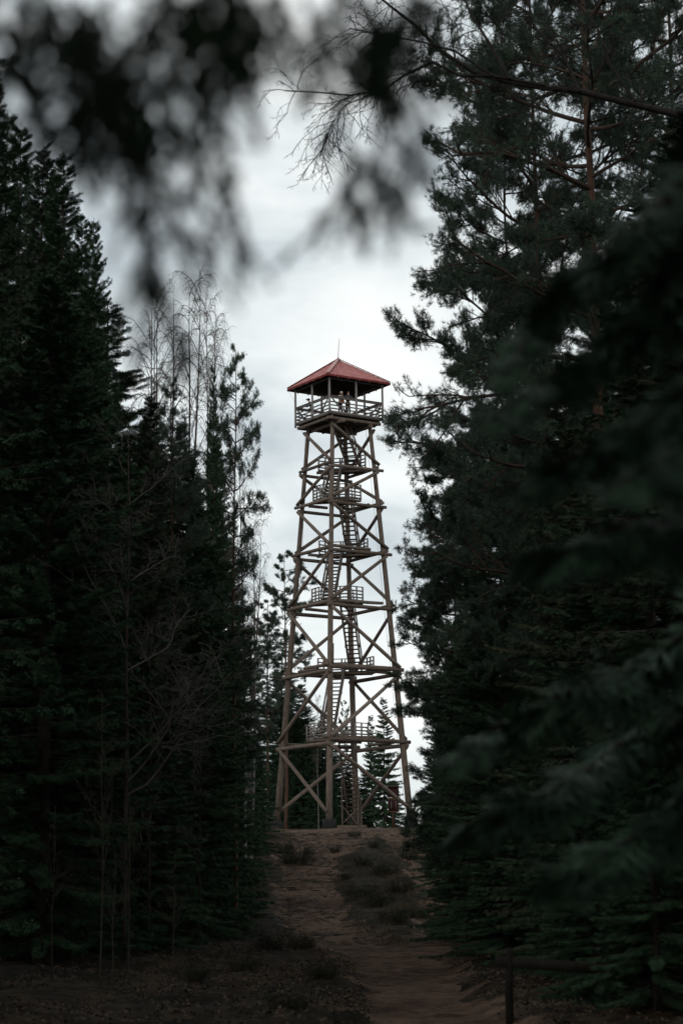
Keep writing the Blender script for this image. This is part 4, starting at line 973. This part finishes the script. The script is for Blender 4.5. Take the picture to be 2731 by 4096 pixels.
bag.tube([(0, -.05, 0), (0, -.035, 0), (0, .035, 0), (0, .05, 0)], [.13, .155, .155, .13], 18); bg = bag.build('handbag', M['tan'], None, True)
q = sq(.275, .045, zf + .93); bg.location = (TX + q[0], TY + q[1], TZ + q[2]); bg.rotation_euler = (0, 0, angR)
tag(bg, 'round tan leather bag hanging at the waist of the person in a pale hat', 'bag')
stp = MB(); a1 = np.array([.02, .04, .1]); stp.plank((0, .0, .13), (-.05, -.03, .62), .03, .012, (0, 1, 0)); stp.build('strap', M['tan'], bg)

# ------------------------------------------------------------------ notice board and fence
qx = P(1571, 3180, 150); nb_ = empty('notice_board', (qx.x, 150, g(qx.x, 150)), R(12)); zt = P(1571, 3146, 150).z - nb_.location.z; px = 150 / F
tag(nb_, 'red brown wooden notice board on posts beside the right leg of the tower', 'notice board')
b = MB(); b.tube([(-.02, 0, -.3), (-.02, 0, zt - .1)], [.075, .07], 8); b.build('post', M['signpost'], nb_, True)
b = MB(); b.box((0, -.10, zt - .42), (.42, .03, .38)); b.build('board', M['signred'], nb_)
b = MB(); b.plank((-.45, -.12, zt), (.45, -.12, zt), .06, .36, (0, -.25, 1)); b.build('roof_board', M['signred'], nb_)
b = MB(); b.box((0, -.09, zt - 1.42), (.38, .03, .42)); b.build('lower_board', M['signred'], nb_)
for s in (-1, 1):
    b = MB(); b.box((s * .18, -.13, zt - 1.36), (.022, .01, .28)); b.build('pale_strip', M['post'], nb_)
for zz in (zt - .95, zt - 1.86):
    b = MB(); b.box((0, -.10, zz), (.42, .035, .05)); b.build('crosspiece', M['signpost'], nb_)
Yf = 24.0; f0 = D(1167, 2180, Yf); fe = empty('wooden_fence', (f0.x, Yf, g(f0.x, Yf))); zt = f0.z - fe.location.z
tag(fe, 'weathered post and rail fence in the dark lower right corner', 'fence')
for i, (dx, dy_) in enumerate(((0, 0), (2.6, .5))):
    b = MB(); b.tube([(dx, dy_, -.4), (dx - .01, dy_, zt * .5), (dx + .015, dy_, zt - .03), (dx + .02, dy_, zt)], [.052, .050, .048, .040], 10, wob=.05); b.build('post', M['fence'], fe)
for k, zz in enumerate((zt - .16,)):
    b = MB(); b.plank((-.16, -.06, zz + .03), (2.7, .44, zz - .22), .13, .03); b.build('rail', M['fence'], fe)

# ------------------------------------------------------------------ light and sky
w = bpy.data.worlds.new('World'); scene.world = w; w.use_nodes = True; nt = w.node_tree; bgn = nt.nodes['Background']
sky = nt.nodes.new('ShaderNodeTexSky'); sky.sky_type = 'NISHITA'; sky.sun_disc = False; sky.sun_elevation = R(38); sky.sun_rotation = R(200)
tc = nt.nodes.new('ShaderNodeTexCoord'); mp = nt.nodes.new('ShaderNodeMapping'); mp.inputs['Scale'].default_value = (1.0, 1.0, 2.6); mp.inputs['Location'].default_value = (.33, .1, .55)
nt.links.new(tc.outputs['Generated'], mp.inputs['Vector'])
n1 = noise(nt, mp.outputs[0], 5.5, 7, .52); n1.node.inputs['Distortion'].default_value = .35
n2 = noise(nt, mp.outputs[0], 1.6, 3, .5)
ad = nt.nodes.new('ShaderNodeMath'); ad.operation = 'MULTIPLY_ADD'; nt.links.new(n2, ad.inputs[0]); ad.inputs[1].default_value = .45; nt.links.new(n1, ad.inputs[2])
cl = ramp(nt, ad.outputs[0], [(.56, (.50, .56, .59)), (.66, (.64, .695, .71)), (.76, (.80, .84, .835)), (.88, (.95, .965, .94))])
ml = nt.nodes.new('ShaderNodeVectorMath'); ml.operation = 'SCALE'; nt.links.new(cl, ml.inputs[0]); sx = nt.nodes.new('ShaderNodeSeparateXYZ'); nt.links.new(tc.outputs['Generated'], sx.inputs[0])
mr = nt.nodes.new('ShaderNodeMapRange'); mr.inputs['From Min'].default_value = .38; mr.inputs['From Max'].default_value = 1.0; mr.inputs['To Min'].default_value = 11.6; mr.inputs['To Max'].default_value = 5.0
nt.links.new(sx.outputs['Z'], mr.inputs['Value']); nt.links.new(mr.outputs[0], ml.inputs['Scale'])
mx = nt.nodes.new('ShaderNodeMix'); mx.data_type = 'RGBA'; mx.inputs[0].default_value = .93
nt.links.new(sky.outputs[0], mx.inputs[6]); nt.links.new(ml.outputs[0], mx.inputs[7])
nt.links.new(mx.outputs[2], bgn.inputs['Color']); bgn.inputs['Strength'].default_value = .10
sd = bpy.data.lights.new('sun', 'SUN'); sd.energy = .5; sd.angle = R(30); sd.color = (1, .97, .93); so = bpy.data.objects.new('sun', sd); C.objects.link(so)
az = R(200); el = R(38); dv = Vector((math.sin(az) * math.cos(el), math.cos(az) * math.cos(el), math.sin(el)))
so.rotation_mode = 'QUATERNION'; so.rotation_quaternion = dv.to_track_quat('Z', 'Y')
scene.view_settings.view_transform = 'Standard'; scene.view_settings.look = 'None'; scene.view_settings.exposure = 0; scene.view_settings.gamma = 1
cy = scene.cycles; cy.max_bounces = 4; cy.diffuse_bounces = 3; cy.glossy_bounces = 1; cy.transmission_bounces = 0; cy.use_denoising = True
print('treads', nt_total, 'levels', {k: tuple(round(x, 2) for x in v) for k, v in LV.items()}, 'TX', TX, 'TZ', TZ)
